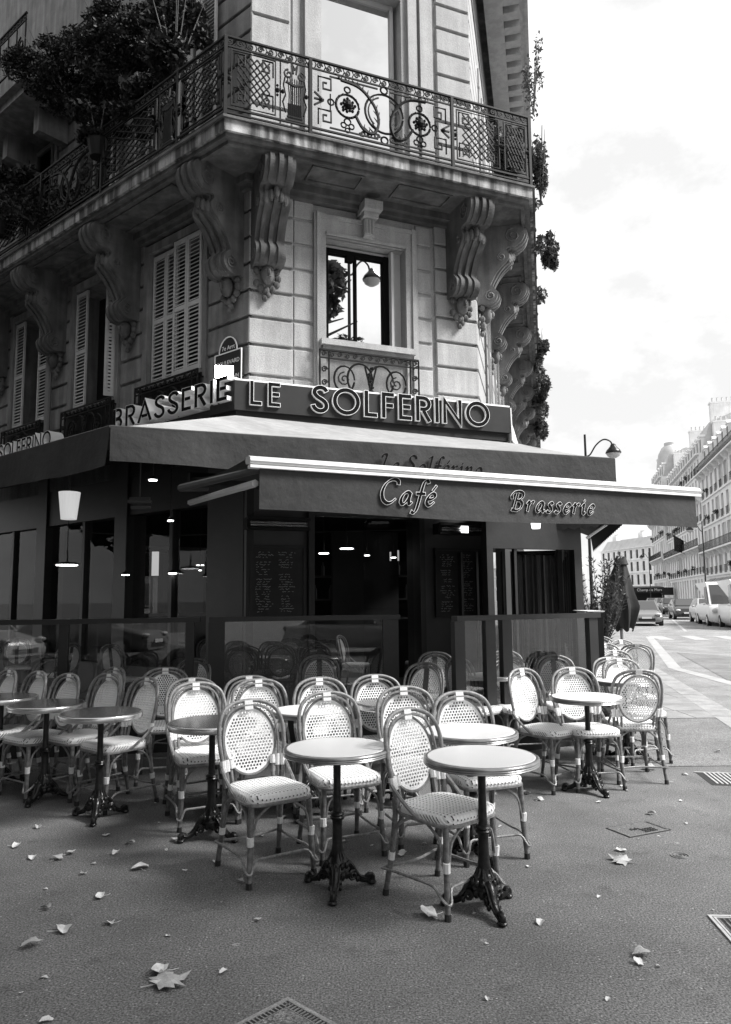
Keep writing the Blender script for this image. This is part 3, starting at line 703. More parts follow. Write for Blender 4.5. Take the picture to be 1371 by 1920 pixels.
# shop windows as parts
for u0, u1 in ((-3.0, -1.94), (-1.86, -.92), (-4.46, -3.4), (-5.7, -4.54), (-7.16, -6.1), (-8.4, -7.24)):
    mb = MB(); mb.quad(LF.P(u0, .5, -.16), LF.P(u1, .5, -.16), LF.P(u1, 2.95, -.16), LF.P(u0, 2.95, -.16)); mb.build('shop_window', M_glassd, bld)
mb = MB(); mb.quad(CH.P(1.8, .1, -.16), CH.P(2.62, .1, -.16), CH.P(2.62, 2.7, -.16), CH.P(1.8, 2.7, -.16)); mb.build('shop_window', M_glassd, bld)
# counter, mirrors and small lamps in the dark room
M_bulb = mat('lamp_bulb', .9, .5, emit=7.)
bar = thing('bar_counter', (0.6, 15.2, 0), 'dark bar counter deep inside the unlit cafe', 'counter')
mb = MB(); mb.box(-2.2, 2.2, 14.9, 15.4, 0, 1.1); mb.box(-2.3, 2.3, 14.8, 15.5, 1.1, 1.14); mb.build('counter', M_dark, bar)
mb = MB(); mb.box(-2.2, 2.2, 16.2, 16.5, 1.5, 1.54); mb.box(-2.2, 2.2, 16.2, 16.5, 2.0, 2.04); mb.build('shelf', M_pier, bar)
mb = MB()
for k in range(26): mb.lathe([(.035, 0), (.035, .2), (.012, .25), (.012, .3)], (-2.1+k*.165, 16.35, 1.54+(.5 if k % 2 else 0)), 8)
mb.build('bottle', M_pier, bar)['kind'] = 'stuff'
for i, (x, y, z, w) in enumerate([(-.75, 13.3, 2.35, .22), (-.35, 13.6, 2.45, .3), (.02, 13.2, 2.3, .12), (.5, 13.6, 2.28, .12), (-3.6, 11.2, 1.93, .14), (-3.0, 11.6, 1.96, .16), (-2.55, 11.5, 2.0, .05), (-2.85, 9.9, 3.15, .14), (-2.6, 9.9, 2.6, .1), (-4.6, 11.5, 2.1, .4)]):
    mb = MB(); mb.lathe([(.012, .22), (.012, .05), (w*.35, .03), (w*.5, 0)], (x, y, z), 12)
    t = thing('pendant_lamp', (x, y, z), '', 'lamp', 'small lamps inside the cafe'); mb.build('lamp_shade', M_dark, t)
    mb = MB(); mb.lathe([(w*.4, -.002), (w*.4, -.012)], (x, y, z), 10); mb.build('bulb', M_bulb, t)
    mb = MB(); mb.tube([(x, y, z+.2), (x, y, 3.84)], .006, 4); mb.build('cord', M_dark, t)
    t['label'] = 'small round pendant lamp lit inside the dark cafe'
for x, y, w, h0_, h1_, lb in [(-3.08, 10.9, .09, 1.9, 2.25, 'bright arched mirror panel, its reflection given as a glow, deep inside the left side of the cafe'), (.47, 14.3, .03, 2.25, 2.42, 'narrow bright wall light left of the pale edged doorway post'), (.62, 14.3, .03, 2.25, 2.45, 'narrow bright wall light next to the doorway post, middle one'), (.8, 14.3, .03, 2.2, 2.42, 'narrow bright wall light nearest the doorway post')]:
    t = MB(); t.box(x-w/2, x+w/2, y, y+.05, h0_, h1_); tag(t.build('wall_light', M_lamp, base=(x, y, h0_)), lb, 'wall light', 'wall lights inside the cafe')  # the mirror panel's reflection is given a glow of its own
for x, y, w_, z0_, z1_, ang, lb in [(-4.2, 13.9, 1.5, 1.3, 2.5, .65, 'large framed mirror on the inner wall at the left of the cafe'), (-2.2, 15.4, 1.1, 1.4, 2.4, .5, 'framed mirror on the inner wall left of the bar'), (3.0, 15.2, .9, 1.3, 2.4, -.3, 'framed mirror on the inner wall right of the bar')]:
    F = Fac((x, y), (math.cos(ang), math.sin(ang))); t = thing('wall_mirror', (x, y, z0_), lb, 'mirror', 'mirrors inside the cafe')
    mb = MB(); F.box(mb, 0, w_, z0_, z1_, -.03, .0); mb.build('mirror_glass', M_mirror, t)
    mb = MB(); F.box(mb, -.06, 0, z0_-.06, z1_+.06, -.03, .03); F.box(mb, w_, w_+.06, z0_-.06, z1_+.06, -.03, .03); F.box(mb, 0, w_, z1_, z1_+.06, -.03, .03); F.box(mb, 0, w_, z0_-.06, z0_, -.03, .03); mb.build('frame', M_pier, t)
# chalkboards on the two piers
def chalk(F, u0, u1, q0, q1, o, seed, nm, cols):
    rnd = random.Random(seed)
    t = thing('chalkboard', F.P((u0+u1)/2, q0, o), nm, 'menu board', 'chalkboards on the piers')
    mb = MB(); F.box(mb, u0, u1, q0, q1, o, o+.03); mb.build('board', M_board, t)
    mb = MB()
    for a, b, c, d in ((u0-.03, u1+.03, q0-.03, q0), (u0-.03, u1+.03, q1, q1+.03), (u0-.03, u0, q0, q1), (u1, u1+.03, q0, q1)): F.box(mb, a, b, c, d, o, o+.045)
    mb.build('frame', M_dark, t)
    mb = MB(); w = (u1-u0-.1)/cols
    for c in range(cols):
        z = q1-.07
        while z > q0+.06:
            if rnd.random() < .84:
                x = u0+.05+c*w+rnd.uniform(0, .03); xe = u0+c*w+w*rnd.uniform(.7, .98)
                pts = []
                while x < xe:
                    if rnd.random() < .16:
                        if len(pts) > 2: F.line(mb, pts, .0028, o+.033, 3)
                        pts = []; x += .018
                    pts.append((x, z+rnd.uniform(-.009, .009))); x += .008
                if len(pts) > 2: F.line(mb, pts, .0028, o+.033, 3)
            z -= .034
    mb.build('chalk_writing', M_chalk, t)
chalk(CH, .06, .80, 1.28, 2.26, .02, 3, 'tall chalkboard menu on the left pier behind the glass screen', 2)
chalk(CH, 2.92, 3.66, 1.28, 2.26, .02, 9, 'tall chalkboard menu with two columns of white writing on the right pier', 2)
# heater / light boxes above
def lightbox(F, u0, u1, h, lit, lb):
    t = thing('heater_box', F.P((u0+u1)/2, h, 0), lb, 'heater', 'long heaters above the menu boards')
    mb = MB(); F.box(mb, u0, u1, h, h+.16, .02, .22); F.box(mb, u0, u1, h+.13, h+.17, .22, .27); F.box(mb, u0, u1, h-.012, h+.02, .22, .27); mb.build('housing', M_black, t)
    mb = MB(); F.line(mb, [(u0+.04, h+.05), (u1-.04, h+.05)], .017, .23, 8); F.line(mb, [(u0+.04, h+.095), (u1-.04, h+.095)], .017, .23, 8); mb.build('tube', M_chrome, t)
    if lit:
        mb = MB(); c = (u0+u1)/2; F.box(mb, c-.06, c+.06, h+.015, h+.12, .255, .27); mb.build('lit_element', M_glow, t)
lightbox(CH, -.05, .84, 2.5, False, 'long dark heater box with two tubes above the left menu board')
lightbox(CH, 2.88, 3.72, 2.5, True, 'long heater box with a lit centre above the right menu board')
# ------------------------------------------------------------------ lettering
def ribbon(mb, P, pts, hw, o0, o1, ext=0., closed=False, var=None):
    """extruded stroke; P(x,y,o) maps to space; var(angle)->half width"""
    n = len(pts); L = []; Rr = []
    pts = [V((p[0], p[1])) for p in pts]
    if ext and not closed:
        a = (pts[0]-pts[1]).normalized()*ext; b = (pts[-1]-pts[-2]).normalized()*ext; pts[0] = pts[0]+a; pts[-1] = pts[-1]+b
    for i in range(n):
        if closed: d0 = (pts[i]-pts[i-1]).normalized(); d1 = (pts[(i+1) % n]-pts[i]).normalized()
        else: d0 = (pts[i]-pts[i-1]).normalized() if i else (pts[1]-pts[0]).normalized(); d1 = (pts[i+1]-pts[i]).normalized() if i < n-1 else d0
        t = (d0+d1); t = t.normalized() if t.length > 1e-6 else d0
        nn = V((-t.y, t.x)); c = max(.45, nn.dot(V((-d1.y, d1.x)))); w = (var(math.atan2(t.y, t.x)) if var else hw)/c
        L.append(pts[i]+nn*w); Rr.append(pts[i]-nn*w)
    vs = []
    for i in range(n): vs += [P(L[i].x, L[i].y, o1), P(Rr[i].x, Rr[i].y, o1), P(L[i].x, L[i].y, o0), P(Rr[i].x, Rr[i].y, o0)]
    fs = []
    for i in range(n if closed else n-1):
        a, b = 4*i, 4*((i+1) % n); fs += [(a, a+1, b+1, b), (a+2, a, b, b+2), (a+1, a+3, b+3, b+1)]
    if not closed: fs += [(0, 2, 3, 1), (4*n-4, 4*n-3, 4*n-1, 4*n-2)]
    mb.add(vs, fs)
def circ(cx, cy, rx, ry, n=28): return [(cx+rx*math.cos(2*math.pi*k/n), cy+ry*math.sin(2*math.pi*k/n)) for k in range(n)]
SANS = {
 'L': (.50, [[(.08, 1), (.08, .08), (.5, .08)]]),
 'E': (.52, [[(.52, .92), (.08, .92), (.08, .08), (.52, .08)], [(.16, .51), (.48, .51)]]),
 'F': (.50, [[(.50, .92), (.08, .92), (.08, 0)], [(.16, .50), (.46, .50)]]),
 'I': (.16, [[(.08, 0), (.08, 1)]]),
 'N': (.80, [[(.08, 0), (.08, .93), (.72, .07), (.72, 1)]]),
 'A': (.80, [[(.03, 0), (.40, .93), (.77, 0)], [(.22, .30), (.58, .30)]]),
 'R': (.62, [[(.08, 0), (.08, .92)]+arc(.32, .70, .22, 90, -90, 8)+[(.16, .48)], [(.30, .44), (.56, 0)]]),
 'B': (.62, [[(.16, .92)]+arc(.30, .72, .20, 90, -90, 8)+[(.16, .52)], [(.16, .47)]+arc(.32, .28, .20, 90, -90, 8)+[(.16, .08)], [(.08, 1), (.08, 0)]]),
 'S': (.60, [[(p.x, p.y) for p in catmull([V((x, y, 0)) for x, y in ((.55, .78), (.46, .90), (.30, .93), (.14, .85), (.11, .70), (.22, .57), (.38, .48), (.51, .36), (.52, .19), (.40, .08), (.24, .07), (.10, .16), (.05, .28))], 3)]]),
 'O': (1.02, [('c', circ(.51, .5, .43, .43))]),
}
def letters(F, text, u, h, size, o0, depth, parent, adv=.14, rim=.0065, faces=None, widthscale=1.):
    """channel letters: white can and rim, dark face; returns end u"""
    for ch in text:
        if ch == ' ': u += .42*size; continue
        w, strokes = SANS[ch]
        P = lambda x, y, o_: F.P(u+x*size*widthscale, h+y*size, o_)
        mb = MB(); fb = MB()
        for k, st in enumerate(strokes):
            cl = st[0] == 'c'; pts = st[1] if cl else st
            ribbon(mb, P, pts, .086, o0, o0+depth-.0007*k, ext=0, closed=cl)
            ribbon(fb, P, pts, .086-rim/size, o0+depth-.001, o0+depth+.002+.0006*k, ext=-rim/size if not cl else 0, closed=cl)
        l = mb.build('letter', M_white, parent); fb.build('letter_face', M_face, l)
        u += (w+adv)*size*widthscale
    return u
def CHo(off):   # facade shifted outwards so the corner mitre is right
    return off
so = .50
sg = thing('cafe_sign', CH.P(1.8, 4.0, .3), 'dark sign board round the corner with raised white edged capital letters above the awning', 'sign')
mb = MB(); mb.use(M_sign)
pb = [LF.P(-2.9, 0, so), Bl(so, 0), CH.P(4.02, 0, so), CH.P(4.02, 0, .02), CH.P(.0, 0, .02), LF.P(-2.9, 0, .02)]
pb = [LF.P(-.22, 0, so), Bl(so, 0), CH.P(4.02, 0, so), CH.P(4.02, 0, .02), CH.P(.0, 0, .02), LF.P(-.22, 0, .02)]
mb.prism(pb, (0, 0, 4.07), (0, 0, 4.475))
mb.use(M_black); q = .05
pb2 = [LF.P(-.22, 0, so-q), Bl(so-q, 0), CH.P(4.0, 0, so-q), CH.P(4.0, 0, .02), CH.P(.0, 0, .02), LF.P(-.22, 0, .02)]
mb.prism(pb2, (0, 0, 3.95), (0, 0, 4.068))
mb.use(M_white); mb.prism([p*1.0 for p in pb], (0, 0, 4.477), (0, 0, 4.50))
mb.build('board', None, sg)
mb = MB(); mb.use(M_sign); LF.box(mb, -9, -.24, 3.85, 4.17, .02, .46); mb.use(M_alu); LF.box(mb, -9, -.24, 4.172, 4.18, .02, .47); mb.build('ledge', None, sg)
e1 = letters(CH, 'LE', -.10, 4.145, .335, so, .042, sg, adv=.25)
e2 = letters(CH, 'SOLFERINO', .77, 4.12, .385, so, .042, sg, adv=.158, widthscale=1.06)
e3 = letters(LF, 'BRASSERIE', -2.52, 4.20, .335, .34, .24, sg, adv=.16, rim=.006, widthscale=1.30)
letters(LF, 'LE SOLFERINO', -7.0, 4.22, .30, .34, .24, sg, adv=.12, rim=.006, widthscale=1.)
mb = MB(); mb.use(M_alu); mb.prism([CH.P(4.03, 4.47, so), CH.P(4.03, 3.95, so+.02), CH.P(4.03, 3.95, -.1), CH.P(4.03, 4.47, .3)], (0, 0, 0), CH.d*.02)
mb.prism([CH.P(4.055, 4.4, .42), CH.P(4.28, 3.93, .32), CH.P(4.06, 3.93, .5)], (0, 0, 0), CH.n*-.02); mb.build('end_cap', None, sg)
# street name plaque with arched top
pl_ = thing('street_plaque', LF.P(-.4, 4.7, .02), 'dark enamel street name plaque with arched top at the building corner', 'street sign')
arch = [(-.69, 4.60), (-.10, 4.60), (-.10, 5.13)]+[(x, y) for x, y in arc(-.395, 5.13, .2, 0, 180, 12, .23)]+[(-.69, 5.13)]
mb = MB(); mb.prism([LF.P(x, y, .02) for x, y in arch], (0, 0, 0), LF.n*.02); mb.build('plate', M_sign, pl_)
mb = MB(); LF.line(mb, arch, .008, .045, 4, closed=True); LF.line(mb, [(-.69, 5.13), (-.10, 5.13)], .007, .045, 4); mb.build('border', M_white, pl_)
def text_obj(txt, F, u, h, size, o, m, parent, name='lettering', align='CENTER', fill=True, bevel=0., shear=0., ext=.001):
    c = bpy.data.curves.new(name, 'FONT'); c.body = txt; c.size = size; c.align_x = align; c.extrude = ext; c.shear = shear
    ob = bpy.data.objects.new(name, c); COL.objects.link(ob)
    dg = bpy.context.evaluated_depsgraph_get(); me = bpy.data.meshes.new_from_object(ob.evaluated_get(dg)); bpy.data.objects.remove(ob)
    me.materials.clear(); me.materials.append(m)
    o2 = bpy.data.objects.new(name, me); COL.objects.link(o2)
    mtx = Matrix((F.d, V((0, 0, 1)), F.n)).transposed().to_4x4(); off = BASE[parent.name] if parent is not None else V((0, 0, 0))
    me.transform(Matrix.Translation(F.P(u, h, o)-off) @ mtx)
    if parent is not None: o2.parent = parent
    return o2
text_obj('7e Arrt', LF, -.395, 5.17, .095, .043, M_white, pl_); text_obj('BOULEVARD', LF, -.395, 4.95, .088, .043, M_white, pl_); text_obj('ST-GERMAIN', LF, -.395, 4.72, .085, .043, M_white, pl_)
# bright floodlight beside it
fl = thing('floodlight', Bl(.45, 4.72), 'small floodlight shining white in front of the street plaque', 'lamp')
c = V((-1.93, 10.0, 4.66)); fd = V((.13, -.99, 0)).normalized(); fr = Fac((c.x, c.y), (-fd.y*1., fd.x)); fr = Fac((c.x, c.y), (.99, .13))
mb = MB(); fr.box(mb, -.135, .135, 4.56, 4.76, -.09, -.005); mb.tube([fr.P(.1, 4.57, -.04), fr.P(.16, 4.49, .0), fr.P(.16, 4.46, -.1)], .012, 6); mb.build('housing', M_iron, fl)
mb = MB(); fr.box(mb, -.12, .12, 4.575, 4.745, -.004, .004); mb.build('glass', M_flood, fl)
# ------------------------------------------------------------------ awnings
def grid_surf(mb, A, B, C, D, nu, nv, sag=None):   # A,B bottom, D,C top
    vs = []; fs = []
    for j in range(nv+1):
        for i in range(nu+1):
            u, v = i/nu, j/nv; p = (A*(1-u)+B*u)*(1-v)+(D*(1-u)+C*u)*v
            if sag: p = p+sag(u, v)
            vs.append(p)
    for j in range(nv):
        for i in range(nu): a = j*(nu+1)+i; fs.append((a, a+1, a+nu+2, a+nu+1))
    return mb.add(vs, fs)
aw = thing('corner_awning', (-.2, 8, 3), 'large fixed awning with pale faded top and dark valance wrapping the corner under the sign', 'awning')
FLc, FRc = V((-2.16, 6.22, 3.0)), V((2.70, 7.98, 3.0))
far = FLc-V(LF.d)*9; far.z = 3.0
sR = CH.P(4.22, 3.93, .42); sL = Bl(.46, 4.0); sFar = LF.P(-11, 4.0, .25)
mb = MB(); wav = lambda u, v: V((0, 0, .03*math.sin(u*23)*(1-v)*v*2-.10*math.sin(math.pi*v)*math.sin(math.pi*min(1, u*1.02))**.5))
grid_surf(mb, FLc, FRc, sR, sL, 30, 10, wav); grid_surf(mb, far, FLc, sL, sFar, 30, 10, wav)
o_ = mb.build('canvas_top', M_awntop, aw, smooth=True)
mb = MB(); dz = V((0, 0, -.02))
grid_surf(mb, FLc+dz, FRc+dz, sR+dz, sL+dz, 30, 10, wav); grid_surf(mb, far+dz, FLc+dz, sL+dz, sFar+dz, 30, 10, wav); mb.build('canvas_underside', M_awn, aw, smooth=True)
mb = MB()
nrm = CH.n; d2 = (FRc-FLc).normalized(); nf = V((d2.y, -d2.x, 0))
def valance(mb, A, B, hgt, n, amp, nn, seed=0, th=.006, sc=0.):
    rnd = random.Random(seed); ph = [rnd.uniform(0, 6) for _ in range(3)]
    vs = []; fs = []; L = (B-A).length; m_ = 8
    for s_ in (0, 1):
        for j in range(m_+1):
            for i in range(n+1):
                u = i/n; v = j/m_; x = u*L
                w = amp*v*(math.sin(x*2.3+ph[0])+.6*math.sin(x*5.1+ph[1])+.3*math.sin(x*11+ph[2]+v*2))
                vs.append(A+(B-A)*u+V((0, 0, -(hgt+.014*math.sin(x*1.7+ph[1])-sc*abs(math.sin(x*math.pi/1.3)))*v))+nn*(w-th*s_))
    N = (m_+1)*(n+1)
    for s_ in (0, 1):
        for j in range(m_):
            for i in range(n): a = s_*N+j*(n+1)+i; f = (a, a+1, a+n+2, a+n+1); fs.append(f if s_ == 0 else f[::-1])
    for j in (0, m_):
        for i in range(n): a = j*(n+1)+i; fs.append((a, a+1, N+a+1, N+a))
    return mb.add(vs, fs)
valance(mb, FLc+nf*.02, FRc+nf*.02, .30, 90, .018, nf, 1)
ln = V(LF.n); valance(mb, far+ln*.02, FLc+ln*.02+V(LF.d)*.02, .32, 110, .02, ln, 2)
mb.build('valance', M_awn, aw, smooth=True)
mb = MB(); mb.tube([far+V((0, 0, .005)), FLc+V((0, 0, .005)), FRc+V((0, 0, .005))], .022, 6); mb.build('front_bar', M_awn, aw)
mb = MB(); e = V((0, 0, -.3)); mb.prism([FRc, FRc+e, FRc+e+V((0, 0, .02))+(sR-FRc)*.9+V((0, 0, -.6)), sR], (0, 0, 0), CH.d*.008) if False else None
mb.tube([FLc+V((.1, .1, -.05)), CH.P(.1, 3.5, .1)], .025, 6); mb.tube([FRc+V((-.1, .05, -.05)), CH.P(3.7, 3.4, .1)], .025, 6); mb.tube([(FLc+FRc)/2+V((0, .05, -.05)), CH.P(1.9, 3.4, .1)], .025, 6)
mb.build('arm', M_awn, aw)
# calligraphic letters ( x-height .46, cap 1 )
def cm(pts, k=5): return [(p.x, p.y) for p in catmull([V((x, y, 0)) for x, y in pts], k)]
CAL = {
 'C': (.80, [cm([(.78, .80), (.76, .93), (.62, 1.0), (.42, .96), (.20, .78), (.08, .48), (.12, .18), (.30, .02), (.50, .04), (.70, .20)])]),
 'a': (.56, [cm([(.48, .40), (.36, .50), (.20, .44), (.08, .26), (.06, .08), (.14, .0), (.26, .06), (.40, .26), (.46, .44)]), cm([(.48, .48), (.43, .24), (.42, .06), (.48, .02), (.56, .10)])]),
 'f': (.44, [cm([(.62, .92), (.56, 1.02), (.44, .98), (.36, .78), (.28, .40), (.20, .02), (.12, -.24), (.02, -.34), (-.10, -.30)]), [(.08, .46), (.50, .47)]]),
 'e': (.46, [cm([(.10, .24), (.26, .26), (.40, .34), (.42, .44), (.34, .50), (.20, .44), (.08, .26), (.06, .10), (.14, .0), (.26, .02), (.40, .14)])]),
 'é': (.46, [cm([(.10, .24), (.26, .26), (.40, .34), (.42, .44), (.34, .50), (.20, .44), (.08, .26), (.06, .10), (.14, .0), (.26, .02), (.40, .14)]), [(.30, .62), (.46, .84)]]),
 'B': (.76, [cm([(.0, .60), (-.02, .76), (.10, .92), (.30, .98), (.50, .98), (.66, .88), (.62, .68), (.44, .55), (.30, .53)]), cm([(.32, .52), (.52, .50), (.62, .36), (.54, .14), (.34, .02), (.10, .02), (.0, .05)]), cm([(.34, .92), (.28, .70), (.20, .35), (.12, .06)])]),
 'r': (.44, [cm([(.02, .38), (.12, .50), (.16, .44), (.12, .22), (.08, .0)]), cm([(.12, .24), (.24, .42), (.36, .50), (.44, .46)])]),
 's': (.38, [cm([(.36, .42), (.28, .50), (.16, .46), (.14, .36), (.24, .25), (.28, .12), (.20, .01), (.08, .0), (.0, .07)])]),
 'i': (.26, [cm([(.02, .38), (.12, .50), (.16, .44), (.12, .22), (.12, .04), (.18, .0), (.26, .10)]), [(.17, .66), (.23, .74)]]),
 'l': (.26, [cm([(.06, .90), (.22, 1.0), (.22, .90), (.14, .40), (.10, .10), (.15, .0), (.25, .08)])]),
 'o': (.52, [('c', [(.26+.19*math.cos(t*.35)+.06*math.sin(t*.35), .24+.25*math.sin(t*.35)) for t in range(18)])]),
 'n': (.56, [cm([(.02, .38), (.12, .50), (.16, .44), (.12, .22), (.08, .0)]), cm([(.12, .22), (.28, .44), (.40, .50), (.44, .42), (.40, .20), (.40, .04), (.46, .0), (.54, .10)])]),
 'S': (.66, [cm([(.62, .80), (.58, .94), (.42, 1.0), (.26, .92), (.22, .74), (.34, .58), (.48, .42), (.50, .22), (.38, .05), (.18, .0), (.02, .10), (.0, .24)])]),
 'L': (.62, [cm([(.10, .78), (.16, .96), (.34, 1.), (.38, .88), (.28, .5), (.18, .12), (.04, .03), (.24, .07), (.44, .0), (.60, .14)])]),
}
def callig(P, text, x, y, size, parent, mrim, mface, o=0., track=.0, sh=.12, ew=.021):
    for ch in text:
        if ch == ' ': x += .34*size; continue
        w, strokes = CAL[ch]; A = MB(); B_ = MB()
        nib = R(38)
        for k, st in enumerate(strokes):
            cl = st[0] == 'c'; pts = st[1] if cl else st; pts = [(px+py*sh, py) for px, py in pts]
            vw = lambda a, e=0: .022+.056*abs(math.sin(a-nib))+e
            Q = lambda px, py, oo: P(x+px*size, y+py*size, oo)
            ribbon(A, Q, pts, 0, o, o+.003+.0004*k, ext=ew, closed=cl, var=lambda a: vw(a, ew))
            ribbon(B_, Q, pts, 0, o+.0038, o+.0052+.0004*k, ext=0, closed=cl, var=vw)
        a = A.build('letter', mrim, parent); B_.build('letter_face', mface, a)
        x += (w+.10+track)*size
    return x
# extended lower awning: white cassette bar, cloth, arms, valance with lettering
la = thing('extended_awning', (1.2, 6.4, 2.5), 'extended lower awning with white front bar and dark valance reading Café and Brasserie', 'awning')
LL, LR = V((-.835, 5.44, 2.58)), V((3.24, 7.30, 2.58))
d3 = (LR-LL).normalized(); nv = V((d3.y, -d3.x, 0)); LFc = Fac((LL.x, LL.y), (d3.x, d3.y)); LW = (LR-LL).length
mb = MB()
mb.prism([LFc.P(-.03, z, oo) for oo, z in ((.0, 2.532), (.05, 2.53), (.065, 2.55), (.055, 2.578), (.02, 2.592), (-.06, 2.595), (-.08, 2.57), (-.06, 2.54))], (0, 0, 0), LFc.d*(LW+.06)); mb.build('front_bar', M_alu, la)
mb = MB(); LFc.box(mb, -.03, LW+.03, 2.500, 2.522, -.01, .062); mb.build('bar_groove', M_white, la)
mb = MB(); valance(mb, LFc.P(.05, 2.50, .03), LFc.P(LW-.02, 2.50, .03), .315, 90, .006, nv, 5); val = mb.build('valance', M_awn, la, smooth=True)
mb = MB(); BLk, BRk = LFc.P(.0, 2.78, -2.3), LFc.P(LW, 2.78, -2.3)
grid_surf(mb, LFc.P(.0, 2.60, -.05), LFc.P(LW, 2.60, -.05), BRk, BLk, 12, 8, lambda u, v: V((0, 0, -.05*math.sin(math.pi*v)))); mb.build('cloth', M_awn, la, smooth=True)
mb = MB()
for u, s_ in ((.15, 1), (LW-.15, -1)): mb = MB(); mb.tube([LFc.P(u, 2.53, -.05), LFc.P(u-.45*s_, 2.50, -1.15), LFc.P(u, 2.66, -2.2)], [.028, .034, .028], 8); mb.build('arm', M_pier, la)
mb = MB(); mb.tube([LFc.P(.04, 2.40, -.05), V((-1.68, 7.1, 2.47))], .03, 6); mb.build('side_arm', M_alu, la)
mb = MB(); LFc.box(mb, -.0, LW, 2.72, 2.84, -2.42, -2.3); mb.build('cassette', M_black, la)
# small white outlined letters ride just in front of the valance ripples
Pv = lambda x, y, oo: LFc.P(x, y, .041+oo)
x_ = callig(Pv, 'Café', 1.02, 2.285, .195, la, M_white, M_face)
x_ = callig(Pv, 'Brasserie', 2.27, 2.275, .170, la, M_white, M_face, track=.045)
FC = Fac((FLc.x, FLc.y), (d2.x, d2.y))
callig(lambda x, y, oo: FC.P(x, y, .06+oo), 'Le Solférino', 2.42, 2.745, .16, aw, M_pier, M_face, track=.03)
# ------------------------------------------------------------------ hanging lamps, heater
def cone_lamp(x, y, z, w, h, lb, m=M_lamp):
    t = thing('hanging_lamp', (x, y, z), lb, 'lamp', 'lamps hanging under the awning')
    mb = MB(); mb.lathe([(w*.36, 0), (w*.5, h)], (x, y, z), 16); mb.build('lamp_shade', m, t)
    mb = MB(); mb.tube([(x, y, z+h), (x, y, z+h+.5)], .008, 5); mb.build('rod', M_iron, t)
cone_lamp(-2.70, 6.75, 2.28, .19, .25, 'tapered white lampshade glowing under the awning at the left')
cone_lamp(1.99, 8.69, 2.33, .13, .11, 'small glowing square lamp under the right end of the valance', M_glow)
ht = thing('patio_heater', (-2.24, 7.35, 2.5), 'white patio heater hanging on a rod under the awning, right of the lampshade', 'heater')
hf = Fac((-2.24, 7.35), (.93, .1))
mb = MB(); hf.box(mb, -.11, .11, 2.50, 2.53, -.04, .05); hf.box(mb, -.075, .11, 2.44, 2.465, .0, .06); hf.box(mb, -.1, .1, 2.535, 2.56, -.02, .02); mb.build('reflector', M_pier, ht)
mb = MB(); mb.tube([hf.P(0, 2.56, 0), hf.P(0, 3.1, 0)], .008, 5); mb.build('rod', M_pier, ht)
# ------------------------------------------------------------------ terrace glass screens
def screen(nm, a, b, posts, lb, top=1.34, kick=.42, pw=.10, panes=True):
    a, b = V((*a, 0)), V((*b, 0)); L = (b-a).length; F = Fac((a.x, a.y), ((b-a).x, (b-a).y))
    t = thing(nm, (a+b)/2, lb, 'glass screen', 'glass screens round the terrace')
    mb = MB(); F.box(mb, 0, L, top-.03, top+.02, -.05, .06); mb.build('top_rail', M_dark, t)
    mb = MB(); F.box(mb, 0, L, .0, kick, -.025, .025); mb.build('kick_panel', M_dark, t)
    for u in posts:
        mb = MB(); F.box(mb, u-pw/2, u+pw/2, 0, top-.031, -.04, .04); mb.build('post', M_dark, t)
    ps = sorted(posts)
    for i in range(len(ps)-1):
        mb = MB(); u0, u1 = ps[i]+pw/2, ps[i+1]-pw/2
        mb.quad(F.P(u0, kick, .004), F.P(u1, kick, .004), F.P(u1, top-.03, .004), F.P(u0, top-.03, .004))
        mb.build('pane', M_glass, t)
    return t
screen('terrace_screen', (-5.2, 7.33), (-1.75, 7.93), [.05, 1.0, 2.15, 3.40], 'dark framed glass screen behind the row of chairs at the left', pw=.09, kick=.30)
screen('terrace_screen', (-1.66, 7.95), (.36, 8.32), [.08, 1.95], 'wide dark framed glass screen in the middle of the terrace, below the left menu board', pw=.17, kick=.34)
screen('terrace_screen', (.86, 7.42), (2.50, 8.18), [.04, .40, .60, 1.72], 'tall dark glass screen at the right, behind two chairs and a round white table', pw=.115, kick=.40)
screen('terrace_screen', (2.53, 8.20), (2.95, 9.85), [.05, 1.65], 'end screen of the terrace turning back towards the building on the street side', pw=.09, kick=1.15)
# counter shelf with pale flyers at the end
mb = MB(); mb.box(2.52, 2.72, 8.6, 9.2, 1.362, 1.372); tag(mb.build('paper_sheet', M_white, base=(2.6, 8.9, 1.36)), 'pale papers lying on the end rail of the glass screen', 'paper')
# veranda on the right hand facade
vr = thing('glass_veranda', (2.4, 10.6, 0), 'dark framed glass veranda at the right end of the cafe with drawn striped curtain', 'veranda')
VF = Fac((1.72, 10.15), (3.06-1.72, 10.72-10.15)); VL = 1.456
mb = MB()
VF.box(mb, -.1, VL+.03, 2.2, 3.1, -.1, .02); VF.box(mb, VL-.10, VL+.03, 0, 2.2, -.1, .02); VF.box(mb, -.1, 0, 0, 2.2, -.1, .02); VF.box(mb, 0, VL-.1, 0, .5, -.1, .0); VF.box(mb, .35, .39, .5, 2.2, -.06, 0.)
VS = Fac((VF.P(VL, 0).x, VF.P(VL, 0).y), (RF.d.x, RF.d.y)); VS.box(mb, .0, 7, 2.3, 3.1, -.1, .0); VS.box(mb, 0.0, 7, 0, .5, -.1, .0)
for k in range(1, 6): VS.box(mb, 1.3*k-.05, 1.3*k+.05, .5, 2.3, -.1, .0)
mb.build('frame', M_dark, vr)
mb = MB(); mb.quad(VF.P(0, .5, -.03), VF.P(VL-.1, .5, -.03), VF.P(VL-.1, 2.2, -.03), VF.P(0, 2.2, -.03)); mb.build('pane', M_glassd, vr)
mb = MB(); mb.quad(VS.P(0, .5, -.03), VS.P(7, .5, -.03), VS.P(7, 2.3, -.03), VS.P(0, 2.3, -.03)); mb.build('pane', M_glassd, vr)
mb = MB()
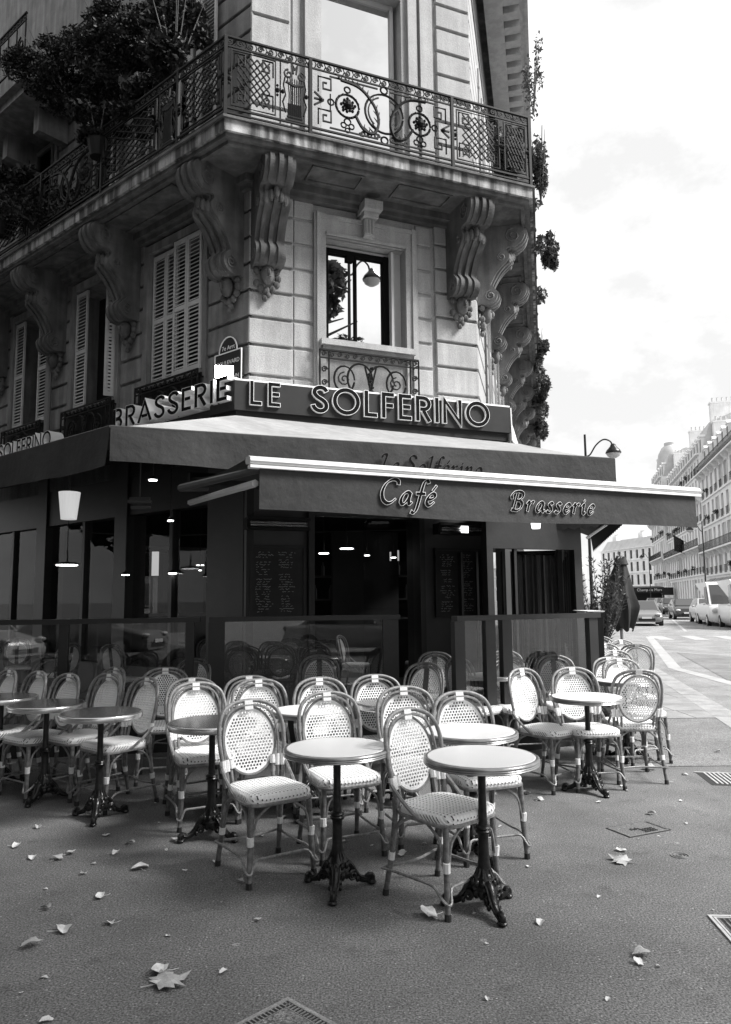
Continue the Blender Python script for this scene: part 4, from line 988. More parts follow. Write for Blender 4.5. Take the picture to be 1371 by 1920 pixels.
for k in range(26):
    a = .62+.03*k; oo = -.5+.02*math.sin(k*1.7); mb.quad(VF.P(a, .5, oo), VF.P(a+.03, .5, -.5+.02*math.sin((k+1)*1.7)), VF.P(a+.03, 2.15, -.5+.02*math.sin((k+1)*1.7)), VF.P(a, 2.15, oo))
mb.build('curtain', M_dark, vr)
mb = MB(); VF.box(mb, 0.03, .07, .3, 2.2, -1.0, -.9); VF.box(mb, .20, .235, .3, 2.2, -.8, -.75); VF.box(mb, .52, .54, .3, 2.2, -.6, -.55); mb.build('inner_post', M_dark, vr)
mb = MB(); mb.prism([VF.P(0, 0, -.1), VF.P(VL-.02, 0, -.1), VS.P(7, 0, -.1), RF.P(8, 0, -.1), RF.P(0, 0, 0)], (0, 0, 2.95), (0, 0, 3.05)); mb.build('roof', M_dark, vr)
mb = MB(); VS.box(mb, .35, 7, .5, 2.3, -.30, -.24); mb.build('light_block', M_dark, vr)  # panel added to block the bright street behind the veranda glass
mb = MB(); VF.box(mb, -.3, VL-.3, 0, 2.9, -5.5, -5.4); mb.build('inner_wall', M_inner, vr)
# scalloped side awning over the veranda, seen from below
sa = thing('side_awning', VS.P(2, 2.6, .6), 'folded dark awning with scalloped edge over the veranda on the street side', 'awning')
mb = MB(); n = 44
for i in range(n):
    a, b = -.25+7.*i/n, -.25+7.*(i+1)/n; zz = lambda u: 2.60-.07*abs(math.sin(u*math.pi/.32))
    zt = 2.9
    mb.add([VS.P(a, zz(a), .62), VS.P(b, zz(b), .62), VS.P(b, zt, .58), VS.P(a, zt, .58), VS.P(a, 3.15, .0), VS.P(b, 3.15, .0)], [(0, 1, 2, 3), (3, 2, 5, 4)])
mb.build('valance', M_awn, sa)
mb = MB()
for i in range(20):
    a, b = -.9+1.52*i/20, -.9+1.52*(i+1)/20; zz = lambda u: 2.52-.05*abs(math.sin(u*math.pi/.16))+.16*max(0, u-.1)
    F = Fac((VS.P(-.25, 0, 0).x, VS.P(-.25, 0, 0).y), (VS.n.x, VS.n.y)); mb.add([F.P(a, zz(a), 0), F.P(b, zz(b), 0), F.P(b, 2.95, 0), F.P(a, 2.95, 0)], [(0, 1, 2, 3)])
mb.build('end_valance', M_awn, sa)
mb = MB(); mb.tube([VS.P(-.2, 2.35, .1), VS.P(-.2, 2.62, .5)], .02, 6); mb.build('arm', M_alu, sa)
# ------------------------------------------------------------------ bistro chairs
def weave_panel(cx, cz, rx, rz, tilt, pitch=.0205, hole=.0074, name='woven_panel', th=.007):
    """oval cane panel with real holes; lies in the x-z plane leaning back by tilt"""
    mb = MB(); nx = int(rx/pitch)+1; nz_ = int(rz/pitch)+1
    def clampp(x, z):
        k = math.hypot(x/rx, z/rz); return (x, z) if k <= 1 else (x/k, z/k)
    def P(x, z, y):
        y += -.05*(x/rx)**2*rx*1.2+.02
        return V((cx+x, tilt(cz+z)+y, cz+z))
    fr = []; bk = []
    vs = []; fs = []; key = {}
    def vid(x, z, y):
        x, z = clampp(x, z); k = (round(x, 5), round(z, 5), y)
        if k not in key: key[k] = len(vs); vs.append(P(x, z, y))
        return key[k]
    for i in range(-nx, nx+1):
        for j in range(-nz_, nz_+1):
            x, z = i*pitch+(pitch/2 if j % 2 else 0), j*pitch*.88
            if math.hypot(x/rx, z/rz) > 1.06: continue
            a, b = pitch/2, pitch*.44
            inner = math.hypot(x/rx, z/rz) < .90
            o = [(x-a, z-b), (x, z-b), (x+a, z-b), (x+a, z), (x+a, z+b), (x, z+b), (x-a, z+b), (x-a, z)]
            if inner:
                h = [(x+hole*math.cos(R(225+45*k)), z+hole*math.sin(R(225+45*k))) for k in range(8)]
                for y, rev in ((-th/2, 0), (th/2, 1)):
                    O = [vid(*p, y) for p in o]; H = [vid(*p, y) for p in h]
                    for k in range(8):
                        q = (O[k], O[(k+1) % 8], H[(k+1) % 8], H[k]); fs.append(q[::-1] if rev else q)
                H0 = [vid(*p, -th/2) for p in h]; H1 = [vid(*p, th/2) for p in h]
                for k in range(8): fs.append((H0[k], H0[(k+1) % 8], H1[(k+1) % 8], H1[k]))
            else:
                for y, rev in ((-th/2, 0), (th/2, 1)):
                    O = [vid(*p, y) for p in o]
                    if len(set(O)) >= 3:
                        q = []; [q.append(k) for k in O if k not in q]; fs.append(tuple(q[::-1] if rev else q))
    mb.add(vs, fs); return mb
M_seatw = mat('woven_seat', .70, .5)
_n = M_seatw.node_tree.nodes; _l = M_seatw.node_tree.links
_tc = _n.new('ShaderNodeTexCoord'); _sx = _n.new('ShaderNodeSeparateXYZ'); _l.new(_tc.outputs['Object'], _sx.inputs[0])
def _m(op, a, b=None, v=None):
    q = _n.new('ShaderNodeMath'); q.operation = op; _l.new(a, q.inputs[0])
    if b is not None: _l.new(b, q.inputs[1])
    elif v is not None: q.inputs[1].default_value = v
    return q.outputs[0]
_q = _m('SUBTRACT', _sx.outputs[1], _sx.outputs[2]); K_ = math.pi/.0165
_a = _m('SINE', _m('MULTIPLY', _m('ADD', _sx.outputs[0], _q), v=K_*.70)); _b2 = _m('SINE', _m('MULTIPLY', _m('SUBTRACT', _sx.outputs[0], _q), v=K_*.70))
_d = _m('GREATER_THAN', _m('MULTIPLY', _a, _b2), v=.66)
_mr = _n.new('ShaderNodeMapRange'); _mr.inputs[3].default_value = .88; _mr.inputs[4].default_value = .05; _l.new(_d, _mr.inputs[0])
_cc = _n.new('ShaderNodeCombineColor'); [_l.new(_mr.outputs[0], _cc.inputs[i]) for i in range(3)]; _l.new(_cc.outputs[0], _n['Principled BSDF'].inputs['Base Color'])
_bp = _n.new('ShaderNodeBump'); _bp.inputs['Strength'].default_value = .6; _bp.inputs['Distance'].default_value = .004; _l.new(_m('MULTIPLY', _a, _b2), _bp.inputs['Height']); _l.new(_bp.outputs[0], _n['Principled BSDF'].inputs['Normal'])
M_wdark = mat('dark_woven_rattan', .10, .5, var=.3, scale=100)
def make_chair(name, weave=M_weave, wrapm=M_wrap, band=None, worn=0):
    """front faces -Y, origin on the ground under the seat centre"""
    t = thing(name, (0, 0, 0), '', 'chair')
    tilt = lambda z: .185+(z-.44)*.20            # y of the back at height z
    # seat: rounded square cushion of weave with rolled edge
    def outline(s_, k=.80):
        pts = []
        for i in range(32):
            a = 2*math.pi*i/32; c, s2 = math.cos(a), math.sin(a); e = 2/5.
            x = math.copysign(abs(c)**e, c)*.205; y = math.copysign(abs(s2)**e, s2)*.205
            x *= 1.0-.10*(y+.2)/.4          # narrower at the back
            pts.append((x*s_, y*s_-.005))
        return pts
    mb = MB(); rings = [(.985, .428), (1.0, .437), (1.01, .452), (.995, .466), (.95, .474), (.80, .478), (.55, .474), (.3, .471)]
    vs = []; fs = []
    for s_, z in rings: vs += [(x, y, z-(.006 if abs(x) > .9*0 and False else 0)) for x, y in outline(s_)]
    for i in range(len(rings)-1):
        for k in range(32): fs.append((i*32+k, i*32+(k+1) % 32, (i+1)*32+(k+1) % 32, (i+1)*32+k))
    fs.append(tuple(range(32))[::-1]); fs.append(tuple(range((len(rings)-1)*32, len(rings)*32)))
    mb.add(vs, fs); seat = mb.build('seat', M_seatw, t, smooth=True)
    mb = MB(); mb.tube([(x, y, .425) for x, y in outline(.99)], .011, 6, closed=True); mb.build('seat_rim', M_cane, seat, smooth=True)
    # oval woven back
    cz, rx, rz = .690, .164, .190
    mb = weave_panel(0, cz, rx, rz, tilt); bk = mb.build('backrest', weave, t)
    yb = lambda x, z: tilt(z)+.02-.05*(x/rx)**2*rx*1.2
    ring_ = [(x, yb(x, cz+z), cz+z) for x, z in circ(0, 0, rx+.004, rz+.004, 40)]
    mb = MB(); mb.tube(ring_, .009, 6, closed=True); mb.build('inner_ring', M_cane, bk, smooth=True)
    if band:
        mb = MB(); mb.add([V((x, yb(x, z)+s_*.008, z)) for s_ in (-1, 1) for z in (cz-rz+.005, cz+rz-.005) for x in (-.028, .028)], [(0, 1, 3, 2), (4, 6, 7, 5)]); mb.build('dark_band', M_wdark, bk)
    # outer hoop: one bent cane from the rear legs round the top
    hp = [(-.186, .45), (-.194, .56), (-.210, .68), (-.206, .79), (-.172, .87), (-.095, .912), (0, .922), (.095, .912), (.172, .87), (.206, .79), (.210, .68), (.194, .56), (.186, .45)]
    hp = catmull([V((x, tilt(z)-.028*(abs(x)/.2)**2, z)) for x, z in hp], 4)
    mb = MB(); mb.tube(hp, .0125, 8); hoop = mb.build('outer_hoop', M_cane, t, smooth=True)
    h2 = [(-.160, .47), (-.170, .56), (-.180, .68), (-.168, .79), (-.128, .862), (-.06, .892), (0, .896), (.06, .892), (.128, .862), (.168, .79), (.180, .68), (.170, .56), (.160, .47)]
    h2 = catmull([V((x, tilt(z)-.01, z)) for x, z in h2], 3)
    mb = MB(); mb.tube(h2, .0085, 6); mb.build('inner_hoop', M_cane, t, smooth=True)
    mb = MB()
    for s_ in (-1, 1): mb.tube([V((s_*.140, tilt(.60), .60)), V((s_*.134, tilt(.5)+.0, .5)), V((s_*.130, .175, .43))], .011, 6)
    mb.build('back_upright', M_cane, t, smooth=True)
    # rattan wraps
    def wrapt(mb, a, b, r, n=8): mb.tube([V(a), V(b)], r, n)
    wt_ = MB(); wt_.prism([V((x, tilt(z)+s_, z)) for x, z, s_ in ((-.027, .925, -.017), (.027, .925, -.017), (.027, .872, -.017), (-.027, .872, -.017))], (0, 0, 0), (0, .032, 0)); wt_.build('wrap', wrapm, t)
    for s_ in (-1, 1):
        w2 = MB(); z0, z1 = .545, .60
        w2.tube([(s_*.193, tilt(z0)-.024, z0-.01), (s_*.197, tilt(z1)-.024, z1)], .0185, 8); w2.tube([(s_*.163, tilt(z0)-.01, z0-.01), (s_*.168, tilt(z1)-.01, z1)], .0165, 8); w2.tube([(s_*.134, tilt(z0)-.003, z0+.003), (s_*.138, tilt(z1)-.003, z1-.005)], .0165, 8); w2.build('wrap', wrapm, t)
    # legs
    for s_ in (-1, 1):
        f = MB(); f.tube([(s_*.178, -.170, .425), (s_*.186, -.178, .2), (s_*.198, -.190, .03)], [.0165, .0165, .0145], 8); fo = f.build('leg', M_caned, t, smooth=True)
        q = MB(); q.tube([(s_*.186, -.178, .215), (s_*.189, -.181, .262)], .0195, 8); q.build('wrap', wrapm, fo)
        q = MB(); q.tube([(s_*.198, -.190, .032), (s_*.199, -.191, 0)], [.0165, .018], 8); q.build('foot', M_foot, fo)
        f = MB(); f.tube([(s_*.186, .185, .50), (s_*.182, .182, .42), (s_*.186, .205, .22), (s_*.196, .245, .03)], [.014, .0155, .0155, .014], 8); fo = f.build('leg', M_caned, t, smooth=True)
        q = MB(); q.tube([(s_*.187, .212, .185), (s_*.186, .206, .225)], .0185, 8); q.build('wrap', wrapm, fo)
        q = MB(); q.tube([(s_*.196, .245, .032), (s_*.197, .248, 0)], [.0165, .018], 8); q.build('foot', M_foot, fo)
        # arm from the back hoop down to the seat
        q = MB(); q.tube(catmull([V((s_*.205, tilt(.58)-.02, .575)), V((s_*.207, .13, .52)), V((s_*.200, .04, .455)), V((s_*.192, -.0, .43))], 4), .0105, 6); q.build('side_stay', M_cane, t, smooth=True)
    br = MB()
    def brace(a, b, c): br.tube(catmull([V(a), V(b), V(c)], 4), .0075, 6)
    for s_ in (-1, 1):
        brace((s_*.06, -.185, .42), (s_*.15, -.182, .35), (s_*.174, -.183, .23)); brace((s_*.188, -.05, .42), (s_*.190, -.14, .35), (s_*.190, -.165, .23))
        brace((s_*.188, .07, .42), (s_*.188, .16, .36), (s_*.188, .20, .22)); brace((s_*.07, .19, .42), (s_*.15, .195, .36), (s_*.175, .21, .22))
    br.build('brace', M_cane, t, smooth=True)
    st = MB()
    x, yf, yr = .208, -.205, .245; z = .135
    pts = [(-x-.006, yf, z-.055), (-x+.016, yf-.006, z-.05), (-x+.045, yf+.02, z), (-.10, yf+.035, z), (0, yf+.04, z), (.10, yf+.035, z), (x-.045, yf+.02, z), (x-.016, yf-.006, z-.05), (x+.006, yf, z-.055), (x+.004, yf+.05, z-.03), (x-.004, yf+.10, z), (x-.012, 0, z), (x-.006, yr-.05, z), (x+.002, yr+.01, z), (x-.03, yr+.014, z), (0, yr-.02, z), (-x+.03, yr+.014, z), (-x-.002, yr+.01, z), (-x+.006, yr-.05, z), (-x+.012, 0, z), (-x+.004, yf+.10, z), (-x-.004, yf+.05, z-.03)]
    st.tube(catmull([V(p) for p in pts], 3, closed=True), .0075, 6, closed=True); st.build('stretcher', M_cane, t, smooth=True)
    return t
# ------------------------------------------------------------------ bistro tables
def make_table(name, white=True):
    t = thing(name, (0, 0, 0), '', 'table')
    r = .285
    mb = MB(); mb.lathe([(r-.012, .708), (r-.012, .7395), (r-.015, .742)], (0, 0, 0), 56); mb.build('tabletop', M_top if white else M_topd, t)
    mb = MB()
    if white: pr = [(r-.02, .704), (r+.004, .704), (r+.008, .709), (r+.004, .714), (r+.0075, .7185), (r+.004, .723), (r+.008, .728), (r+.006, .736), (r-.002, .741), (r-.011, .7405)]
    else: pr = [(r-.02, .700), (r+.004, .700), (r+.007, .706), (r+.007, .730), (r+.004, .738), (r-.004, .7415), (r-.011, .7405)]
    mb.lathe(pr, (0, 0, 0), 56, caps=False); mb.build('edge_band', M_brass if white else M_chrome, t, smooth=True)
    mb = MB(); pr = [(.055, .704), (.05, .69), (.026, .68), (.021, .66), (.020, .56), (.022, .44), (.024, .405), (.036, .400), (.040, .392), (.034, .384), (.040, .376), (.036, .366), (.028, .36), (.026, .33), (.028, .24), (.034, .20), (.033, .185), (.042, .175), (.050, .160), (.052, .150), (.058, .142), (.056, .132), (.066, .120), (.068, .108), (.05, .10)]
    mb.lathe(pr, (0, 0, 0), 20); 
    for k in range(12):
        a = 2*math.pi*k/12; mb.ball((.060*math.cos(a), .060*math.sin(a), .135), (.013, .013, .02), 6, 4)
        mb.tube([(.030*math.cos(a), .030*math.sin(a), .20), (.047*math.cos(a), .047*math.sin(a), .16)], .006, 5)
    mb.build('pedestal', M_cast, t, smooth=True)
    for k in range(3):
        a = 2*math.pi*k/3; c, s_ = math.cos(a), math.sin(a)
        def P(r_, l, z): return V((r_*c-l*s_, r_*s_+l*c, z))
        mb = MB()
        sp_ = [(.02, .130), (.055, .128), (.080, .105), (.10, .072), (.125, .045), (.155, .030), (.180, .030)]
        cp = catmull([P(x, 0, z) for x, z in sp_], 4); n = len(cp)
        mb.tube(cp, [.026-.012*i/(n-1) for i in range(n)], 10)
        for q in (-1, 1):
            ed = catmull([P(x, q*(.023-.010*i/6), z+.010) for i, (x, z) in enumerate(sp_)], 3); mb.tube(ed, .0062, 5)
            mb.tube([P(.078+x, q*.026, .070+y) for x, y in spiral(0, 0, .026, .008, 60, 1.5, 12)], .008, 5)
            mb.ball(P(.105, q*.026, .048), (.012, .012, .016), 6, 5)
        for j in range(5): mb.ball(P(.062+.018*j, 0, .128-.021*j), (.014, .014, .012), 6, 4)
        mb.tube([P(.187+x, 0, .032+y) for x, y in spiral(0, 0, .022, .008, -60, 1.3, 12)], .016, 7)
        mb.ball(P(.200, 0, .013), (.027, .027, .014), 10, 6)
        mb.build('foot', M_cast, t, smooth=True)
    mb = MB(); mb.ball((0, 0, .095), (.058, .058, .042), 14, 8)
    for k in range(9): a = 2*math.pi*k/9; mb.ball((.050*math.cos(a), .050*math.sin(a), .085), (.017, .017, .026), 6, 5)
    mb.build('base_hub', M_cast, t, smooth=True)
    return t
ch0 = make_chair('bistro_chair'); ch1 = make_chair('bistro_chair', wrapm=M_wdark, band=True)
tb0 = make_table('bistro_table'); tb1 = make_table('bistro_table', False)
used = set()
def place(src, x, y, rz, label, group):
    if src.name not in used:
        used.add(src.name)
        if src.name not in KIDS:
            d = {}
            for o in bpy.data.objects:
                if o.parent: d.setdefault(o.parent.name, []).append(o)
            KIDS[src.name] = d
        SRC[src.name] = src; src.location = (x, y, 0); src.rotation_euler = (0, 0, rz); src['label'] = label; src['group'] = group; return src
    return copy_thing(src, (x, y, 0), rz, label, group)
SRC = {}
G1, G2 = 'woven bistro chairs on the pavement', 'bistro chairs with dark bands inside the glass screen'
# (hoop-top x, y, azimuth the sitter faces: degrees right of 'towards the camera', label, source)
CHAIRS = [
 (-3.42, 7.30, -38, 'woven bistro chair at the far left edge, first of the row facing left'),
 (-3.55, 6.75, -38, 'woven bistro chair cut by the left edge of the picture, seat foremost there'),
 (-2.45, 7.45, -38, 'woven bistro chair farther back between the fourth and fifth of the left row'),
 (-1.95, 7.35, 10, 'woven bistro chair close to the left glass screen, mostly hidden'),
 (-3.05, 7.10, -38, 'woven bistro chair second from the left in the row facing left'),
 (-2.66, 6.83, -38, 'woven bistro chair third from the left, smaller in view between two dark tables'),
 (-2.30, 6.82, -38, 'woven bistro chair fourth from the left, behind the dark table with bright rim'),
 (-1.85, 6.45, -38, 'woven bistro chair fifth from the left, standing alone with its white seat in full view'),
 (-1.47, 6.36, 24, 'woven bistro chair almost hidden behind the chair at the dark right hand table'),
 (-1.36, 6.03, 24, 'woven bistro chair behind the dark table left of the middle'),
 (-.78, 4.96, 31, 'big woven bistro chair in the foreground left of the middle white table'),
 (-.89, 6.22, 18, 'woven bistro chair behind the big foreground chair, its oval back seen above it'),
 (-1.01, 6.49, 18, 'bistro chair left of the middle of which only the bent hoop shows'),
 (-.40, 6.30, 16, 'woven bistro chair in the back row straight behind the middle white table'),
 (-.29, 5.34, 20, 'woven bistro chair pushed up behind the middle white table'),
 (.06, 6.47, 14, 'woven bistro chair in the back row beside the dark sliver of a table'),
 (.26, 5.61, 18, 'woven bistro chair behind the foreground chair, partly hiding the dark table'),
 (.22, 4.50, 42, 'woven bistro chair nearest the camera, beside the large white front table'),
 (.63, 5.29, 20, 'woven bistro chair behind the second white table from the front'),
 (1.39, 6.91, 40, 'woven bistro chair left of the white table in front of the tall dark screen'),
 (1.87, 6.97, 12, 'woven bistro chair behind the white table in front of the tall dark screen'),
 (2.38, 6.66, 178, 'bistro chair turned with its back to the camera, right of the white table'),
 (2.62, 7.92, 15, 'woven bistro chair just beyond the turned chair at the street side'),
 (2.95, 9.06, 15, 'second woven chair beyond the turned chair, along the end screen'),
 (3.25, 10.4, 15, 'third woven chair beyond the turned chair, along the end screen'),
 (3.62, 10.15, 172, 'small distant bistro chair seen from behind near the kerb'),
 (3.75, 11.2, 15, 'distant bistro chair behind the small one near the kerb'),
 (3.75, 12.2, 15, 'farthest bistro chair in the side row near the closed parasol'),
 (2.55, 8.05, 15, 'bistro chair half hidden behind the first chair of the side row'),
]
GR = 'woven bistro chairs on the pavement'
def add_chair(src, x, y, az, lb, grp):
    a = R(az); f = V((math.sin(a), -math.cos(a))); c = V((x, y))*.948+f*.285     # hoop top lies .285 behind the seat centre
    place(src, c.x, c.y, a, lb, grp)
for k, (x, y, az, lb) in enumerate(CHAIRS): add_chair(ch0, x, y, az+random.uniform(-3, 3), lb, GR)
for x, y, az, lb in [
 (.81, 9.10, 10, 'banded bistro chair inside the doorway, farther back of two'),
 (.60, 7.62, -35, 'banded bistro chair turned sideways in the gap between the glass screens'),
 (.95, 8.15, 40, 'banded bistro chair half behind the left post of the tall screen'),
 (1.66, 9.20, 8, 'banded bistro chair at the back inside the tall screen'),
 (1.53, 8.25, 8, 'banded bistro chair at the table inside the tall screen'),
 (2.06, 8.40, 6, 'banded bistro chair at the right inside the tall screen'),
 (-.55, 8.75, 5, 'banded bistro chair faintly visible through the middle glass screen'),
 (-1.9, 8.45, -20, 'banded bistro chair faintly visible through the left glass screen')]:
    add_chair(ch1, x, y, az, lb, G2)
for x, y, az in [(-3.4, 10.6, 60), (-4.6, 11.3, -120), (-2.4, 11.8, 20), (-.2, 12.6, 70), (.9, 12.9, -60), (-5.8, 12.6, 30)]:
    place(ch1, x, y, R(az), 'banded bistro chair standing in the dark cafe room', 'chairs inside the dark cafe room')
GT = 'round bistro tables on the pavement'
for src, x, y, rz, lb in [
 (tb0, .58, 3.95, -75, 'round white table nearest the camera on an ornate dark cast iron foot'),
 (tb0, -.17, 4.22, -95, 'round white table in the middle of the foreground between two woven chairs'),
 (tb0, .62, 4.68, -60, 'round white table just behind the front table, partly covered by it'),
 (tb0, 1.78, 6.20, -70, 'round white table in front of the tall dark glass screen'),
 (tb0, -.42, 5.62, 10, 'white table almost hidden between the back row chairs'),
 (tb0, 2.48, 7.36, 10, 'small white table behind the turned chair at the street side'),
 (tb0, 1.32, 7.95, 10, 'white table inside the tall glass screen'),
 (tb1, -1.04, 5.13, -150, 'dark table with bright metal rim in front of the chair left of the middle'),
 (tb1, -1.95, 5.60, -80, 'dark round table with bright metal rim, right one of the left group'),
 (tb1, -2.56, 6.10, -100, 'dark round table with bright metal rim, second from the left edge'),
 (tb1, -3.14, 6.55, 30, 'dark round table cut by the left edge of the view'),
 (tb1, .20, 5.98, 30, 'dark table showing only as a sliver between the middle chairs')]:
    place(src, x*.99, y*.99, R(rz), lb, GT)
# ------------------------------------------------------------------ fallen leaves
def leaf_mesh(kind, rnd):
    if kind == 'maple':
        P = [(0, -.5), (.10, -.32), (.42, -.36), (.34, -.20), (.60, -.02), (.40, .02), (.50, .30), (.26, .20), (.20, .36), (.0, .62), (-.14, .34), (-.26, .22), (-.48, .32), (-.40, .04), (-.58, .0), (-.34, -.18), (-.44, -.36), (-.10, -.32)]
    else:
        n = 13; P = []
        for k in range(n):
            a = 2*math.pi*k/n; r = (.5 if k % 2 else .43)*rnd.uniform(.75, 1.1); P.append((r*math.cos(a)*1.15, r*math.sin(a)*.75))
    mb = MB(); amp = .10 if kind == 'maple' else rnd.uniform(.2, .5); ph = rnd.uniform(0, 6)
    f = lambda x, y: .05+amp*abs(math.sin(x*2.6+ph))*(.4+abs(y))+amp*.5*(x*x+y*y)+.05*math.sin(y*9+ph)
    vs = [(0, 0, f(0, 0))]+[(x*.5, y*.5, f(x*.5, y*.5)) for x, y in P]+[(x, y, f(x, y)) for x, y in P]; n = len(P); fs = []
    for k in range(n): fs.append((0, 1+k, 1+(k+1) % n)); fs.append((1+k, n+1+k, n+1+(k+1) % n, 1+(k+1) % n))
    mb.add(vs, fs); mb.tube([(0, -.1, .04), (.03, -.5, .05), (.09, -.72, .08)], .016, 4)
    return mb
rl_ = random.Random(11)
LM = [leaf_mesh('x', rl_) for _ in range(6)]; MP = leaf_mesh('maple', rl_)
LMo = []
LEAVES_TINY = [(rl_.uniform(-2.4, 2.6), rl_.uniform(3.1, 6.2)) for _ in range(34)]
LEAVES = [(-2.26, 5.32), (-2.23, 4.93), (-2.03, 4.71), (-1.87, 4.69), (-1.83, 4.79), (-1.73, 5.13), (-1.52, 4.96), (-1.55, 4.78), (-1.32, 4.52), (-1.62, 4.6), (-1.62, 4.44), (-1.41, 4.11), (-1.63, 3.96), (-1.24, 3.78), (-1.44, 3.71), (-1.52, 3.55), (-.54, 3.8), (-.88, 3.31), (-.82, 3.22), (-.61, 3.3), (-1.34, 3.27), (-.71, 4.3), (.29, 3.83), (1.53, 4.74), (1.47, 4.56), (1.18, 4.04), (.81, 3.74), (1.17, 3.41), (1.13, 3.34), (1.73, 5.82), (2.0, 5.5), (2.06, 6.28), (2.73, 6.66), (2.51, 6.87), (.82, 5.01), (.91, 4.49), (1.24, 6.07), (1.3, 5.9), (-1.2, 2.95), (-1.25, 5.02), (-.91, 4.61), (3.45, 9.12), (3.44, 7.57), (.45, 3.07), (.91, 3.06), (.98, 6.06), (-.7, 5.1), (-2.9, 5.2), (-.15, 4.95), (.1, 5.2), (-.6, 5.5), (.35, 4.9), (.2, 4.7)]
SPL = {18: 'large pale maple leaf lying flat near the bottom of the picture', 17: 'pale curled leaf touching the upper left tip of the large maple leaf', 24: 'wide curled leaf with a stalk, right of the front table and below another leaf', 22: 'crumpled leaf lying against the front foot of the nearest chair', 15: 'oval pale leaf nearest the left edge of the foreground', 27: 'dark backed leaf with a pale one just below it at the lower right', 28: 'pale leaf just below the dark backed one at the lower right', 26: 'small pale curled leaf to the right of the front table foot', 33: 'curled leaf on the line where the paler asphalt begins'}
for i, (x, y) in enumerate(LEAVES+LEAVES_TINY):
    big = i == 18; sz = .16 if big else {17: .11, 24: .13, 14: .10, 8: .10, 15: .09, 22: .11, 33: .12, 27: .08}.get(i, rl_.uniform(.032, .078))
    if i in (20, 43, 44, 9, 35): sz = .03
    if i >= len(LEAVES): sz = rl_.uniform(.012, .035)
    src = MP if big or i == 24 else LM[i % 6]
    if i < 7 or big or True:
        me_key = 99 if (big or i == 24) else i % 6
    found = [q for q in LMo if q[0] == me_key]
    if not found:
        o = src.build('fallen_leaf', M_dry if i % 3 else M_dry2); LMo.append((me_key, o))
    else:
        o = found[0][1].copy(); COL.objects.link(o)
    o.location = (x, y, .002); o.scale = (sz, sz, sz); o.rotation_euler = (rl_.uniform(-.1, .1), rl_.uniform(-.1, .1), rl_.uniform(0, 6.28) if not big else -1.0)
    tag(o, SPL.get(i, 'small dry leaf fallen on the asphalt'), 'leaf', 'dry leaves fallen on the asphalt')
# ------------------------------------------------------------------ covers in the pavement
def cover(name, pts, lb, kind, z=.0):
    c = sum((V((x, y, 0)) for x, y in pts), V((0, 0, 0)))/len(pts); t = thing(name, c, lb, 'cover'); return t, c
def quadpts(c, ax, w, h): ax = V((*ax, 0)).normalized(); ay = V((-ax.y, ax.x, 0)); return [c-ax*w/2-ay*h/2, c+ax*w/2-ay*h/2, c+ax*w/2+ay*h/2, c-ax*w/2+ay*h/2], ax, ay
def square_frame(mb, c, ax, w, h, t, z0, z1):
    q, ax, ay = quadpts(c, ax, w, h)
    for s_, L, A, B in ((1, w, ax, ay), (1, h, ay, ax)):
        D = h if A is ax else w
        for e in (-1, 1):
            LL_ = L/2 if A is ax else L/2-t
            a = c+B*e*(D/2-t/2)-A*LL_; b = c+B*e*(D/2-t/2)+A*LL_
            mb.prism([a-B*t/2, b-B*t/2, b+B*t/2, a+B*t/2], (0, 0, z0), (0, 0, z1))
M_steel = mat('worn_steel', .30, .5, metal=.6, var=.4, scale=30); M_gap = mat('gap_dirt', .02, .9); M_steelp = mat('pale_steel', .55, .45, metal=.4, var=.2, scale=30)
t = thing('utility_cover', (1.79, 5.17, 0), 'flat square utility cover filled with asphalt and small raised lettering, right of the tables', 'cover')
c = V((1.79, 5.165, 0)); ax = (.85, .5)
mb = MB(); q, a1, a2 = quadpts(c, (.92, .42), .34, .20); square_frame(mb, c, (.92, .42), .36, .22, .006, 0, .0035); mb.build('rim', M_gap, t)
mb = MB(); square_frame(mb, c, (.92, .42), .34, .20, .006, 0, .005); mb.build('edge', M_steel, t)
FFl = Fac((c.x, c.y), (.92, .42))
mb = MB()
for k in range(3):
    for j in range(5): p = c+a1*(-.0+.022*j)+a2*(-.02-.025*k); mb.prism([p, p+a1*.014, p+a1*.014+a2*.015, p+a2*.015], (0, 0, 0), (0, 0, .004))
for k in range(6): p = c-a1*(.06-.012*k)+a2*(.01*math.sin(k*2)); mb.prism([p, p+a1*.01, p+a1*.01+a2*.02, p+a2*.02], (0, 0, 0), (0, 0, .004))
mb.build('raised_mark', M_gap, t)
t = thing('round_cover', (1.85, 4.65, 0), 'small round metal cap set in the asphalt near the right edge', 'cover')
mb = MB(); 
for r_ in (.052, .034, .016): mb.tube([(1.85+r_*math.cos(k*.35), 4.65+r_*math.sin(k*.35), .002) for k in range(18)], .0035, 4, closed=True)
mb.build('ring', M_steel, t)
t = thing('tree_grating', (3.15, 6.5, 0), 'pale slotted drain grating cut by the right edge of the picture', 'grating')
mb = MB(); 
for k in range(9):
    p = V((2.92+.035*k, 6.74-.012*k, 0)); mb.prism([p, p+V((.016, 0, 0)), p+V((.016-.06, -.40, 0)), p+V((-.06, -.40, 0))], (0, 0, 0), (0, 0, .006))
mb.prism([V((2.85, 6.74, 0)), V((3.4, 6.62, 0)), V((3.4, 6.64, 0)), V((2.85, 6.76, 0))], (0, 0, 0), (0, 0, .007))
mb.build('slat', M_steelp, t); mb = MB(); mb.prism([V((2.80, 6.30, 0)), V((3.35, 6.2, 0)), V((3.42, 6.62, 0)), V((2.86, 6.75, 0))], (0, 0, 0), (0, 0, .002)); mb.build('pit', M_gap, t)
t = thing('cellar_grating', (1.9, 3.6, 0), 'square cellar grating with pale metal frame at the lower right edge', 'grating')
c = V((1.835, 3.60, 0)); axg = V((1, -.08, 0)).normalized()
